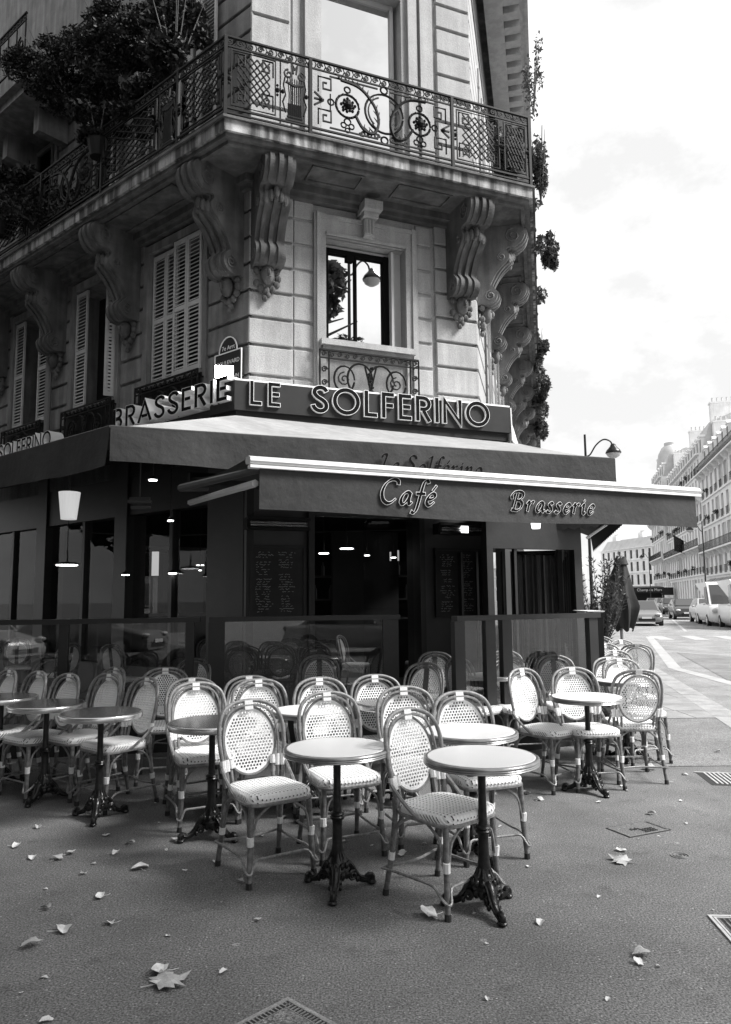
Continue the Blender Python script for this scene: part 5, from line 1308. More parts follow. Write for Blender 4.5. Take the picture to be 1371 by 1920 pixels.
mb = MB(); square_frame(mb, c, (axg.x, axg.y), .44, .38, .014, 0, .008); square_frame(mb, c, (axg.x, axg.y), .40, .34, .010, 0, .007); mb.build('frame', M_steelp, t)
mb = MB(); q, a1, a2 = quadpts(c, (axg.x, axg.y), .38, .32); mb.prism(q, (0, 0, 0), (0, 0, .0025)); mb.build('pit', M_gap, t)
mb = MB()
for k in range(16): p = c-a1*.185+a1*.0235*k-a2*.155; mb.prism([p, p+a1*.008, p+a1*.008+a2*.31, p+a2*.31], (0, 0, 0), (0, 0, .005))
mb.build('bar', M_asph, t)
t = thing('drain_cover', (-.32, 2.9, 0), 'square drain cover filled with concrete inside a ribbed dark frame at the bottom edge', 'cover')
c = V((-.315, 2.885, 0)); 
mb = MB(); q, a1, a2 = quadpts(c, (1, -.95), .26, .26); mb.prism([c+(p-c)*1.2 for p in q], (0, 0, 0), (0, 0, .002)); mb.build('surround', M_slab, t)
mb = MB(); square_frame(mb, c, (1, -.95), .26, .26, .030, 0, .004); mb.build('frame', M_gap, t)
mb = MB(); square_frame(mb, c, (1, -.95), .27, .27, .006, 0, .007); square_frame(mb, c, (1, -.95), .20, .20, .005, 0, .006)
for e in range(4):
    A = (a1, a2, -a1, -a2)[e]; B = (a2, -a1, -a2, a1)[e]
    for k in range(14): p = c+A*.115-B*.12+B*.0175*k; mb.prism([p-A*.013, p+A*.013, p+A*.013+B*.006, p-A*.013+B*.006], (0, 0, .0), (0, 0, .0062))
mb.build('rib', M_steel, t)
mb = MB(); q, a1, a2 = quadpts(c, (1, -.95), .188, .188); mb.prism(q, (0, 0, 0), (0, 0, .005)); mb.build('infill', M_asph2, t)
# ------------------------------------------------------------------ plants
def foliage(mb, blobs, n, size, rnd, elong=2.2, droop=0.):
    """many small leaves spread through clumps (cx,cy,cz,rx,ry,rz)"""
    tot = sum(b[3]*b[4]*b[5] for b in blobs)
    for b in blobs:
        k = int(n*b[3]*b[4]*b[5]/tot)
        for _ in range(k):
            while True:
                p = V((rnd.uniform(-1, 1), rnd.uniform(-1, 1), rnd.uniform(-1, 1)))
                if p.length < 1: break
            p = p*(.55+.45*rnd.random()**.3) if p.length > .3 else p
            c = V((b[0]+p.x*b[3], b[1]+p.y*b[4], b[2]+p.z*b[5]))
            s_ = size*rnd.uniform(.6, 1.3); d = V((rnd.gauss(0, 1), rnd.gauss(0, 1), rnd.gauss(0, .7)-droop)).normalized(); w = d.cross(V((rnd.gauss(0, 1), rnd.gauss(0, 1), rnd.gauss(0, 1)))).normalized()
            e = d*s_*elong/2; w = w*s_/2
            mb.add([c-e, c+w, c+e, c-w], [(0, 1, 2, 3)])
def clumps(c, r, k, rnd, sc=.45):
    out = []
    for _ in range(k):
        a = rnd.uniform(0, 6.28); z = rnd.uniform(-1, 1); q = rnd.uniform(.35, .85)
        out.append((c[0]+r[0]*q*math.cos(a)*math.sqrt(1-z*z*.8), c[1]+r[1]*q*math.sin(a)*math.sqrt(1-z*z*.8), c[2]+r[2]*q*z, r[0]*sc*rnd.uniform(.6, 1.2), r[1]*sc*rnd.uniform(.6, 1.2), r[2]*sc*rnd.uniform(.6, 1.2)))
    return out
rf = random.Random(5)
def balcony_plant(nm, c, r, n, size, lb, m=M_leafd, grp=None, k=9, droop=.2, sc=.45, pot=True, el=2.2):
    t = thing(nm, (c[0], c[1], c[2]-r[2]), lb, 'plant', grp)
    mb = MB(); foliage(mb, clumps(c, r, k, rf, sc), n, size, rf, el, droop); mb.build('leaves', m, t)
    mb = MB()
    for q in range(7):
        a = rf.uniform(0, 6.28); mb.tube([(c[0], c[1], c[2]-r[2]*.9), (c[0]+r[0]*.4*math.cos(a), c[1]+r[1]*.4*math.sin(a), c[2]), (c[0]+r[0]*.7*math.cos(a), c[1]+r[1]*.7*math.sin(a), c[2]+r[2]*.7)], [.014, .010, .004], 5)
    mb.build('stem', M_bark, t)
    if pot: mb = MB(); mb.lathe([(.12, 0), (.17, .26), (.18, .28)], (c[0], c[1], c[2]-r[2]-.12), 12); mb.build('pot', M_iron, t)
P_ = LF.P
def bp(F, u, h, o): p = F.P(u, h, o); return (p.x, p.y, p.z)
balcony_plant('balcony_shrub', bp(LF, -2.6, 9.15, .95), (.42, .42, .40), 3000, .045, 'round dark shrub sitting on the left side balcony railing', grp='plants on the balconies')
balcony_plant('balcony_shrub', bp(LF, -2.1, 10.6, .80), (1.3, .5, .85), 20000, .032, 'big dark mass of foliage over the left balcony, above the round shrub', grp='plants on the balconies', k=40, sc=.28, pot=False)
balcony_plant('balcony_shrub', bp(LF, -3.9, 10.9, .8), (1.25, .42, .85), 17000, .032, 'dark overgrown foliage hanging at the upper left of the building', grp='plants on the balconies', k=40, sc=.28, pot=False)
balcony_plant('balcony_shrub', bp(LF, -.85, 10.0, .75), (.6, .45, .8), 2600, .05, 'dark leafy branches next to the shutter near the building corner', grp='plants on the balconies', k=12, sc=.36, pot=False)
balcony_plant('balcony_shrub', bp(LF, -1.6, 9.2, .75), (.6, .3, .45), 1800, .045, 'dark leaves climbing behind the left railing, right of the round shrub', grp='plants on the balconies', k=9)
balcony_plant('balcony_shrub', bp(LF, -6.0, 9.3, .95), (.8, .5, .75), 3000, .055, 'dark plant spilling over the railing at the left edge of the picture', grp='plants on the balconies', k=12)
balcony_plant('balcony_shrub', bp(LF, -4.6, 8.6, 1.0), (1.5, .3, .45), 2600, .045, 'dark trailing leaves along the lower rail of the left balcony', grp='plants on the balconies', k=16, pot=False)
balcony_plant('balcony_plant', bp(RF, .35, 9.15, .5), (.35, .35, .55), 2200, .035, 'pale leafy plant in the corner behind the right end of the balcony railing', m=M_leafp, grp='plants on the balconies', k=9)
balcony_plant('balcony_plant', bp(RF, -.2, 8.7, .55), (.22, .22, .6), 1500, .035, 'leafy plant filling the right end of the railing from inside', m=M_leaf, grp='plants on the balconies', k=8)
balcony_plant('balcony_plant', bp(RF, .9, 9.0, 1.1), (.20, .28, .6), 1300, .035, 'climbing plant with stray shoots outside the right corner of the balcony', m=M_leaf, grp='plants on the balconies', k=10, pot=False)
for u, h, o_, r3, n_, lb in [(1.7, 7.9, 1.2, (.20, .4, .38), 1700, 'bushy drooping plant hanging over the balcony edge against the sky, just below the railing corner'),
  (1.2, 9.3, 1.1, (.14, .4, .8), 420, 'thin shoots standing out against the sky above the railing corner'), (3.2, 12.4, 1.05, (.2, .5, .9), 420, 'thin leafy shoots against the sky near the top of the right facade'),
  (7.8, 8.0, .95, (.22, .8, .6), 1100, 'leafy plant low on the far part of the right balcony, upper of the lower three'), (10.5, 7.7, .95, (.25, .8, .7), 1300, 'rounded plant on the far balcony, second of the lower three'), (15, 7.8, 1.0, (.25, .9, .8), 1300, 'rounded plant on the far balcony, lowest one just above the awning')]:
    c = bp(RF, u, h, o_); balcony_plant('balcony_plant', c, r3, n_, .04 if u < 5 else .07, lb, m=M_leaf, grp='plants on the balconies', k=9, pot=False, droop=.6)
vt = thing('trailing_vine', RF.P(6, 7.7, 1.0), 'thin vine trailing down along the outer edge of the right hand balcony', 'vine', 'plants on the balconies')
mb = MB(); bl = []
for k in range(46):
    if rf.random() < .45: continue
    u = .3+k*.42; c = RF.P(u, 7.95+rf.uniform(-.35, .45), .99+rf.uniform(-.03, .12)); bl.append((c.x, c.y, c.z, .11, .22, rf.uniform(.10, .28)))
foliage(mb, bl, 1900, .045, rf, 2.2, .5); mb.build('leaves', M_leaf, vt)
mb = MB(); mb.tube([RF.P(.3+k*.6, 7.97+.1*math.sin(k*1.7), .98) for k in range(32)], .012, 5); mb.build('stem', M_bark, vt)
# ------------------------------------------------------------------ oleander in a planter, closed parasol
ol = thing('potted_oleander', (4.55, 14.6, 0), 'leafy oleander bush in a planter between the terrace and the closed parasol', 'bush')
mb = MB(); mb.lathe([(.26, 0), (.34, .5), (.36, .52)], (4.55, 14.6, 0), 14); mb.build('pot', M_dark, ol)
mb = MB(); lf = MB()
for k in range(34):
    a = rf.uniform(0, 6.28); q = rf.uniform(.1, .55); top = rf.uniform(1.3, 2.35)
    b0 = V((4.55, 14.6, .5)); b1 = V((4.55+q*.6*math.cos(a), 14.6+q*.6*math.sin(a), .5+(top-.5)*.5)); b2 = V((4.55+q*math.cos(a), 14.6+q*math.sin(a), top))
    pts = catmull([b0, b1, b2], 8); mb.tube(pts, [.012-.009*i/(len(pts)-1) for i in range(len(pts))], 4)
    for i, p in enumerate(pts[4:]):
        for j in range(4):
            d = V((rf.gauss(0, .7), rf.gauss(0, .7), .6)).normalized(); w = d.cross(V((rf.gauss(0, 1), rf.gauss(0, 1), .1))).normalized()*.012; L = rf.uniform(.07, .13)
            lf.add([p, p+d*L*.5+w, p+d*L, p+d*L*.5-w], [(0, 1, 2, 3)])
mb.build('stem', M_bark, ol); lf.build('leaves', M_leaf, ol)
balcony = None
pp = V((6.10, 18.0, 0)); pr = thing('closed_parasol', pp, 'closed dark parasol standing at the kerb beyond the side chairs', 'parasol')
mb = MB(); n = 40; prof_ = [(2.48, .10), (2.45, .13), (2.33, .17), (2.29, .20), (2.27, .15), (2.0, .24), (1.6, .34), (1.30, .42), (1.20, .40), (.95, .30), (.74, .20)]
vs = []; fs = []
for z, r_ in prof_:
    for k in range(n):
        a = 2*math.pi*k/n; rr = r_*(1+.16*math.sin(8*a)*min(1, (2.4-z)*1.2)+.07*math.sin(3*a+z*2)) ; sw = (.05*math.sin(z*3)); vs.append((pp.x+rr*math.cos(a)*.95+sw, pp.y+rr*math.sin(a)*.8, z+(.05*math.sin(5*a) if z < .8 else 0)))
for i in range(len(prof_)-1):
    for k in range(n): fs.append((i*n+k, i*n+(k+1) % n, (i+1)*n+(k+1) % n, (i+1)*n+k))
fs.append(tuple(range(n))); mb.add(vs, fs); mb.build('canopy', M_sunsh, pr, smooth=True)
mb = MB(); mb.tube([(pp.x-.03, pp.y, 0), (pp.x-.03, pp.y, 2.5)], .035, 8); mb.build('pole', M_brass, pr)
mb = MB(); mb.lathe([(.3, 0), (.3, .06), (.08, .1), (.07, .3)], (pp.x, pp.y, 0), 16); mb.build('base', M_iron, pr)
# ------------------------------------------------------------------ street lamps
def street_lamp(x, y, h, lb, arm=1., side=1, z0=0.):
    t = thing('street_lamp', (x, y, z0), lb, 'street lamp', 'tall curved arm street lamps')
    mb = MB(); mb.tube([(x, y, z0), (x, y, z0+1.1), (x, y, z0+1.2), (x, y, h)], [.13, .11, .07, .045], 10); mb.build('pole', M_cast, t, smooth=True)
    mb = MB(); a = [(0, h-.9), (.18, h-.82), (.42, h-.45), (.72, h-.22), (.98, h-.28), (1.06, h-.42)]
    mb.tube(catmull([V((x+side*p*arm, y-.05*p, z)) for p, z in a], 5), .032, 8); mb.build('arm', M_cast, t, smooth=True)
    hx, hz = x+side*1.12*arm, h-.72; hd = thing  # head
    mb = MB(); mb.lathe([(.05, .34), (.10, .30), (.13, .22), (.26, .08), (.31, -.02), (.30, -.06)], (hx, y, hz), 18); hd = mb.build('lamp_head', M_cast, t, smooth=True)
    mb = MB(); mb.lathe([(.28, -.06), (.24, -.16), (.12, -.24), (.02, -.26)], (hx, y, hz), 16); mb.build('globe', M_cglass if False else M_wframe, hd, smooth=True)
street_lamp(8.85, 29.5, 8.0, 'street lamp rising behind the end of the awnings, its arm curving to the right')
q = sp(71, 11.3); street_lamp(q.x, q.y, 8.0, 'distant street lamp before the row of houses on the right, its arm curving left', side=-1)
q = sp(121, 11.5); street_lamp(q.x, q.y, 8.1, 'farthest small street lamp near the end of the boulevard', side=-1)
# ------------------------------------------------------------------ opposite houses
def house(nm, s0, s1, perp, lb, floors, bay=2.9, mans=3.6, m=M_far, balc=(1, 4), depth=14, chim=2, seed=0, endwall=True, dome=False):
    rnd = random.Random(seed); F = Fac((SN*perp).to_tuple(), (-SD.x, -SD.y)); a, b = -s1, -s0
    # the facade normal must look at the road
    t = thing(nm, F.P((a+b)/2, 0, 0), lb, 'building', 'houses across the boulevard')
    H = floors[-1]; n = max(1, round((b-a)/bay)); w = (b-a)/n
    mb = MB(); F.box(mb, a, b, 0, H, -depth, -.32)
    pw = w*.56
    for i in range(n+1):   # piers between the windows
        c = a+i*w; u0, u1 = max(a, c-pw/2), min(b, c+pw/2); F.box(mb, u0, u1, 0, H, -.32, 0)
    for j in range(len(floors)-1):   # spandrels
        z0, z1 = floors[j], floors[j+1]
        for i in range(n):
            u0, u1 = a+i*w+pw/2, a+(i+1)*w-pw/2
            F.box(mb, u0, u1, z0, z0+(.35 if j else .5), -.32, -.003); F.box(mb, u0, u1, z1-.55, z1, -.32, -.003)
    for j in range(1, len(floors)):
        z = floors[j]; F.box(mb, a+.003, b-.003, z-.12, z+.10, 0.0, .16 if j < len(floors)-1 else .45)
    mb.build('wall', m, t)
    wd = MB
    for j in range(len(floors)-1):
        for i in range(n):
            u0, u1 = a+i*w+pw/2, a+(i+1)*w-pw/2; z0 = floors[j]+(.35 if j else .5); z1 = floors[j+1]-.55
            wi = MB(); F.box(wi, u0, u1, z0, z1, -.31, -.24); x = (u0+u1)/2; win = wi.build('window', M_fard, t)
            fr = MB(); F.box(fr, x-.05, x+.05, z0, z1, -.24, -.20); F.box(fr, u0, u1, z0+(z1-z0)*.7, z0+(z1-z0)*.7+.07, -.24, -.205); F.box(fr, u0, u0+.08, z0, z1, -.24, -.2); F.box(fr, u1-.08, u1, z0, z1, -.24, -.2)
            if rnd.random() < .25: F.box(fr, u0-.5, u0-.02, z0, z1, .005, .05); F.box(fr, u1+.02, u1+.5, z0, z1, .005, .05)
            fr.build('frame', M_wframe, win)
    bm = MB(); sl = MB()
    for j in range(1, len(floors)-1):
        z = floors[j]+.1
        if j in balc:
            F.box(sl, a+.1, b-.1, z-.2, z-.002, .16, .85); F.box(bm, a+.1, b-.1, z+.95, z+1.0, .78, .83); F.box(bm, a+.1, b-.1, z+.08, z+.12, .78, .83)
            k = a+.15
            while k < b-.1: F.box(bm, k, k+.035, z, z+.95, .79, .81); k += .24
            for i in range(n+1): c = min(max(a+i*w, a+.3), b-.3); sl.prism([F.P(c-.15, z-.2, .16), F.P(c-.15, z-.2, .75), F.P(c-.15, z-.45, .6), F.P(c-.15, z-.85, .2), F.P(c-.15, z-.9, 0.0), F.P(c-.15, z-.2, .0)], (0, 0, 0), F.d*.3)
        else:
            for i in range(n):
                u0, u1 = a+i*w+pw/2-.08, a+(i+1)*w-pw/2+.08; F.box(bm, u0, u1, z+.88, z+.93, .1, .15)
                k = u0
                while k < u1: F.box(bm, k, k+.035, z, z+.9, .11, .13); k += .2
                if rnd.random() < .3: foliage(bm, [(*F.P((u0+u1)/2, z+.9, .2), .4, .4, .35)], 50, .14, rnd)
    sl.build('balcony', m, t); bm.build('railing', M_farrail, t)
    # mansard
    rf_ = MB(); dd = min(depth, 11)
    pr_ = [F.P(a, H, -.35), F.P(a, H+mans, -1.5), F.P(a, H+mans+1.2, -4.5), F.P(a, H+mans, -dd+1.5), F.P(a, H, -dd)]
    rf_.prism(pr_, (0, 0, 0), F.d*(b-a)); roof = rf_.build('roof', M_farz, t)
    for i in range(n):
        c = a+(i+.5)*w; d = MB(); F.box(d, c-.62, c+.62, H+.2, H+2.4, -1.6, -.45); d.prism([F.P(c-.75, H+2.4, -.35), F.P(c+.75, H+2.4, -.35), F.P(c, H+2.85, -.35)], (0, 0, 0), F.n*-1.3); dm = d.build('dormer', m, roof)
        g_ = MB(); F.box(g_, c-.4, c+.4, H+.4, H+2.1, -.445, -.42); g_.build('dormer_window', M_fard, roof)
    for k in range(chim):
        u = (a+.1, b-1.3, (a+b)/2)[k % 3]; c = MB(); F.box(c, u, u+1.1, H, H+mans+2.6, -7, -1.8); F.box(c, u-.08, u+1.18, H+mans+2.6, H+mans+2.8, -7.1, -1.7)
        ck = c.build('chimney', m, roof); pt = MB()
        for q in range(8):
            z = H+mans+2.8; pc = F.P(u+.55, 0, -2.2-.6*q); pt.lathe([(.14, 0), (.11, .6), (.16, .65)], (pc.x, pc.y, z), 7)
        pt.build('chimney_pot', M_farz, ck)
    return F, t, H, roof
PP = 17.2
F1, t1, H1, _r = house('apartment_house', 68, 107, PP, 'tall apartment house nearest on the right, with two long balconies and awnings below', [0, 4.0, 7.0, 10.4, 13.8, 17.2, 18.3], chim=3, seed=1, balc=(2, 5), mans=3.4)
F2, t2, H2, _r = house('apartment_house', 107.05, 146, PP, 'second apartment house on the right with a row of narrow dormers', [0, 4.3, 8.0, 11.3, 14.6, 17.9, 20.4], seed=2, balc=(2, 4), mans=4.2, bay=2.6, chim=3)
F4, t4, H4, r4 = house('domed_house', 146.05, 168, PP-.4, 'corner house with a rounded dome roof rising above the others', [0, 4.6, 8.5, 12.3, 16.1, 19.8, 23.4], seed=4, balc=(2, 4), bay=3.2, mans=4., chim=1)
mb = MB(); c = F4.P(-164, 0, -4.2); mb.lathe([(3.1, 23.2), (3.1, 26), (2.9, 28.4), (2.5, 30.6), (1.8, 32.0), (1.3, 32.4), (1.3, 33.)], (c.x, c.y, 0), 20); mb.build('dome', M_farz, r4, smooth=True)
mb = MB(); 
for k in range(6): a = math.pi*1.25+k*.35; mb.box(c.x+4.3*math.cos(a)-.5, c.x+4.3*math.cos(a)+.5, c.y+4.3*math.sin(a)-.5, c.y+4.3*math.sin(a)+.5, 25, 27.4)
mb.build('dome_window', m=M_far, parent=r4)
# end of the boulevard: blocks seen across the bend
def endblock(nm, x0, y0, dx, dy, L, floors, lb, seed, bay=3.0, mans=3.):
    global SN, SD
    rnd = random.Random(seed); F = Fac((x0, y0), (dx, dy)); t = thing(nm, F.P(L/2, 0), lb, 'building', 'houses at the end of the boulevard'); H = floors[-1]
    mb = MB(); F.box(mb, 0, L, 0, H, -12, -.3); n = round(L/bay); w = L/n
    for i in range(n+1): F.box(mb, max(0, i*w-w*.3), min(L, i*w+w*.3), 0, H, -.3, 0)
    for j in range(len(floors)-1):
        for i in range(n): F.box(mb, i*w+w*.3, (i+1)*w-w*.3, floors[j], floors[j]+.4, -.3, -.004); F.box(mb, i*w+w*.3, (i+1)*w-w*.3, floors[j+1]-.6, floors[j+1], -.3, -.004)
    for j in range(1, len(floors)): F.box(mb, 0, L, floors[j]-.12, floors[j]+.1, 0, .2 if j < len(floors)-1 else .6)
    mb.build('wall', M_far, t)
    for j in range(len(floors)-1):
        for i in range(n): wi = MB(); F.box(wi, i*w+w*.3, (i+1)*w-w*.3, floors[j]+.4, floors[j+1]-.6, -.3, -.22); wi.build('window', M_fard, t)
    rf_ = MB(); rf_.prism([F.P(0, H, -.3), F.P(0, H+mans, -2.5), F.P(0, H+mans, -9), F.P(0, H, -12)], (0, 0, 0), F.d*L); ro = rf_.build('roof', M_farz, t)
    for u in (1, L*.45, L*.8):
        cm_ = MB(); F.box(cm_, u, u+2.4, H, H+mans+1.6, -5, -3.6); ck = cm_.build('chimney', M_far, ro); pt = MB()
        for q in range(5): pc = F.P(u+.3+.45*q, 0, -4.3); pt.lathe([(.14, 0), (.11, .6)], (pc.x, pc.y, H+mans+1.6), 6)
        pt.build('chimney_pot', M_farz, ck)
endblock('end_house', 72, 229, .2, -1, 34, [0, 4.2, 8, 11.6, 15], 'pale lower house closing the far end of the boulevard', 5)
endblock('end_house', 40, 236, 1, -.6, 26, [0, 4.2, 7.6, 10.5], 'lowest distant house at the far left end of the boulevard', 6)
# shop awnings at the foot of the first house, lettering above
t = thing('shop_awning', F1.P(-99, 3, 0), 'row of pale sloping shop awnings behind the parked vans', 'awning')
mb = MB()
for k in range(4):
    u = -104+5*k; mb.add([F1.P(u, 3.6, .05), F1.P(u+4.4, 3.6, .05), F1.P(u+4.4, 2.5, 1.9), F1.P(u, 2.5, 1.9), F1.P(u+4.4, 2.25, 1.9), F1.P(u, 2.25, 1.9)], [(0, 1, 2, 3), (3, 2, 4, 5), (0, 3, 5), (1, 4, 2)])
mb.build('canvas', M_awntop, t)
# dark cafe awning far away with white lettering
ka = V((47.6, 128.0, 0)); KF = Fac((43.6, 129.0), (1, -.05))
t = thing('far_cafe_awning', ka, 'dark cafe awning with white lettering at the far corner, between parasol and sedan', 'awning')
mb = MB(); KF.box(mb, 0, 7.4, 1.95, 2.95, .0, .12); mb.prism([KF.P(0, 2.95, .12), KF.P(0, 2.95, -2.5), KF.P(0, 3.2, -2.5)], (0, 0, 0), KF.d*7.4); KF.box(mb, 7.4, 9.0, 1.6, 2.9, -1.5, .0); mb.build('valance', M_dark, t)
text_obj('Champ de Mars', KF, 4.9, 2.3, .66, .15, M_white, t, ext=.01)
mb = MB(); KF.box(mb, 0, 8, -.15, 2.0, -3, -2.8); KF.box(mb, 0.1, .3, -.15, 2, -.2, 0); KF.box(mb, 7.2, 7.4, -.15, 2, -.2, 0); mb.build('front', M_dark, t)
t = thing('flag', sp(122, PP-1.2, 7), 'small dark flag hanging from the far house front', 'flag')
q = sp(122, PP, 9.4); q2 = sp(121.2, PP-2.0, 10.6); mb = MB(); mb.tube([q, q2], .04, 5); mb.build('pole', M_iron, t); mb = MB(); mb.add([q2, q2+(q-q2)*.75, q2+(q-q2)*.75+V((0, 0, -1.9)), q2+V((0, 0, -2.4))], [(0, 1, 2, 3), (3, 2, 1, 0)]); mb.build('cloth', M_card, t)
# ------------------------------------------------------------------ vehicles (front faces -Y before turning)
def car(nm, x, y, rz, L, Wd, H, paint, lb, kind='sedan', z=-.17, grp='cars on the boulevard'):
    t = thing(nm, (0, 0, 0), lb, 'van' if kind == 'van' else 'car', grp)
    hw = Wd/2
    if kind == 'sedan': belt = [(0, .50), (.04, .66), (.25, .86), (.30, .90), (.80, .95), (.97, .90), (1, .60)]; cab = [(.26, .90), (.42, H), (.70, H-.03), (.88, .93)]
    elif kind == 'hatch': belt = [(0, .5), (.04, .75), (.22, .95), (.28, 1.0), (.9, 1.05), (.98, .95), (1, .6)]; cab = [(.22, .98), (.38, H), (.86, H-.02), (.98, 1.0)]
    else: belt = [(0, .55), (.03, .9), (.14, 1.15), (.16, 1.2), (.9, 1.2), (.99, 1.2), (1, .6)]; cab = [(.13, 1.15), (.26, H-.1), (.34, H), (1.0, H-.02)]
    def interp(tb, u):
        for (a, za), (b, zb) in zip(tb, tb[1:]):
            if a <= u <= b: return za+(zb-za)*(u-a)/(b-a)
        return tb[-1][1]
    us = sorted(set([i/28 for i in range(29)]+[p[0] for p in belt])); vs = []; fs = []; N = 10
    for u in us:
        yy = -L/2+L*u; tp = interp(belt, u); k = 1-.16*max(0, (.12-u)/.12)**1.5-.10*max(0, (u-.9)/.1)**1.5
        sec = [(-hw*.86*k, .22), (-hw*.97*k, .30), (-hw*k, .55), (-hw*.98*k, tp*.85), (-hw*.90*k, tp-.03), (-hw*.6*k, tp+.01), (hw*.6*k, tp+.01), (hw*.90*k, tp-.03), (hw*.98*k, tp*.85), (hw*k, .55), (hw*.97*k, .30), (hw*.86*k, .22)]
        N = len(sec); vs += [(sx, yy, sz) for sx, sz in sec]
    for i in range(len(us)-1):
        for k in range(N): fs.append((i*N+k, i*N+(k+1) % N, (i+1)*N+(k+1) % N, (i+1)*N+k))
    fs.append(tuple(range(N))[::-1]); fs.append(tuple(range((len(us)-1)*N, len(us)*N)))
    # the flipped winding is harmless: closed shell
    mb = MB(); mb.add(vs, fs); body = mb.build('body', paint, t, smooth=True)
    # cabin: glass house with painted roof
    (ua, za), (ub, zb), (uc, zc), (ud, zd) = cab
    def cp(u, z, k): yy = -L/2+L*u; w = hw*k; return [V((-w, yy, z)), V((w, yy, z))]
    A = cp(ua, za-.02, .86); B = cp(ub, zb, .70 if kind != 'van' else .86); C = cp(uc, zc, .68 if kind != 'van' else .86); D = cp(ud, zd-.02, .84 if kind != 'van' else .9)
    A2 = cp(ua+.06, za-.02, .92); D2 = cp(ud-.05, zd-.02, .92)
    cb = MB(); cb.add([A[0], A[1], B[0], B[1], C[0], C[1], D[0], D[1]], [(0, 2, 4, 6), (1, 7, 5, 3), (2, 3, 5, 4), (0, 1, 3, 2), (4, 5, 7, 6), (0, 6, 7, 1)])
    cb.build('cabin', paint, t)
    def inset(q, s_, off): c = sum(q, V((0, 0, 0)))/len(q); nr = (q[1]-q[0]).cross(q[2]-q[0]).normalized(); nr = nr if nr.dot(c-V((0, 0, .6))) > 0 else -nr; return [c+(p-c)*s_+nr*off for p in q]
    g_ = MB(); q = inset([A[0], A[1], B[1], B[0]], .88, .012); g_.add(q, [(0, 1, 2, 3)]); g_.build('windscreen', M_cglass, t)
    if kind != 'van':
        g_ = MB(); q = inset([D[0], D[1], C[1], C[0]], .85, .012); g_.add(q, [(0, 1, 2, 3)]); g_.build('rear_window', M_cglass, t)
        for s_ in (0, 1): g_ = MB(); q = inset([A[s_], B[s_], C[s_], D[s_]], .86, .012); g_.add(q, [(0, 1, 2, 3)]); g_.build('side_window', M_cglass, t)
    else:
        for s_ in (0, 1):
            b_ = V(B[s_]); pts = [A[s_]+V((0, .25, 0)), B[s_]+V((0, .1, -.15)), V((B[s_].x, B[s_].y+.7, H-.3)), V((B[s_].x*1.0, B[s_].y+.7, 1.25))]; g_ = MB(); g_.add([p+V((.015*(1 if s_ else -1)*2.5, 0, 0)) for p in pts], [(0, 1, 2, 3)]); g_.build('side_window', M_cglass, t)
    for yy in (-L/2+L*.19, L/2-L*.20):
        for s_ in (-1, 1):
            wz = .32; wh = MB(); wh.tube([(s_*(hw-.2), yy, wz), (s_*(hw+.01), yy, wz)], wz, 20); w_ = wh.build('wheel', M_tyre, t, smooth=True)
            rm = MB(); rm.tube([(s_*(hw-.02), yy, wz), (s_*(hw+.018), yy, wz)], wz*.6, 14); rm.build('rim', M_chrome, w_)
    for s_ in (-1, 1):
        hl = MB(); hl.ball((s_*hw*.70, -L/2+.10, .66 if kind != 'van' else .85), (.17, .12, .075 if kind != 'van' else .14), 10, 6); hl.build('headlight', M_alu, t, smooth=True)
        tl = MB(); tl.ball((s_*hw*.72, L/2-.06, .80), (.15, .08, .10), 10, 6); tl.build('tail_light', M_pier, t, smooth=True)
        mi = MB(); mi.ball((s_*(hw+.09), -L/2+L*(ua+.06), za+.06), (.09, .05, .065), 8, 5); mi.build('mirror', paint, t, smooth=True)
    gr = MB(); gr.box(-hw*.5, hw*.5, -L/2-.012, -L/2+.1, .30, .44); gr.build('grille', M_black, t)
    np_ = MB(); np_.box(-.26, .26, -L/2-.03, -L/2-.013, .42, .53); np_.build('number_plate', M_white, t)
    t.location = (x, y, z); t.rotation_euler = (0, 0, rz); return t
sdir = -R(15.3)
car('sedan', 16.4, 44.5, R(-17), 4.5, 1.78, 1.42, M_carm, 'grey sedan driving towards the camera on the boulevard')
car('parked_car', 15.45, 47.5, R(-12), 4.2, 1.75, 1.38, M_card, 'dark car half hidden behind the parasol, left of the grey sedan')
q = sp(59, 7.8); car('parked_car', q.x, q.y, sdir, 4.1, 1.75, 1.45, M_card, 'dark estate car parked at the far kerb right of the sedan', 'hatch')
q = sp(66, 8.6); car('parked_car', q.x, q.y, sdir, 4.2, 1.75, 1.42, M_carm, 'grey car parked behind the dark estate car, just over the sedan roof', 'hatch')
q = sp(51.5, 8.2); car('parked_car', q.x, q.y, sdir, 4.0, 1.72, 1.50, M_carl, 'pale hatchback parked between the dark estate car and the white vans', 'hatch')
q = sp(47.3, 8.2); car('parked_van', q.x, q.y, sdir, 5.2, 1.95, 2.45, M_carw, 'white van parked second from the right edge, seen from the front corner', 'van')
q = sp(42.5, 8.6); car('parked_van', q.x, q.y, sdir, 5.4, 2.0, 2.5, M_carw, 'large white van cut by the right edge of the picture', 'van')
for s_, p_, pt, lb in ((75, 8.8, M_card, 'dark car parked far off in the row'), (82, 8.9, M_carl, 'pale car parked far off in the row'), (90, 8.9, M_card, 'last dark car parked far off in the row')):
    q = sp(s_, p_); car('parked_car', q.x, q.y, sdir, 4.2, 1.75, 1.45, pt, lb, 'hatch')
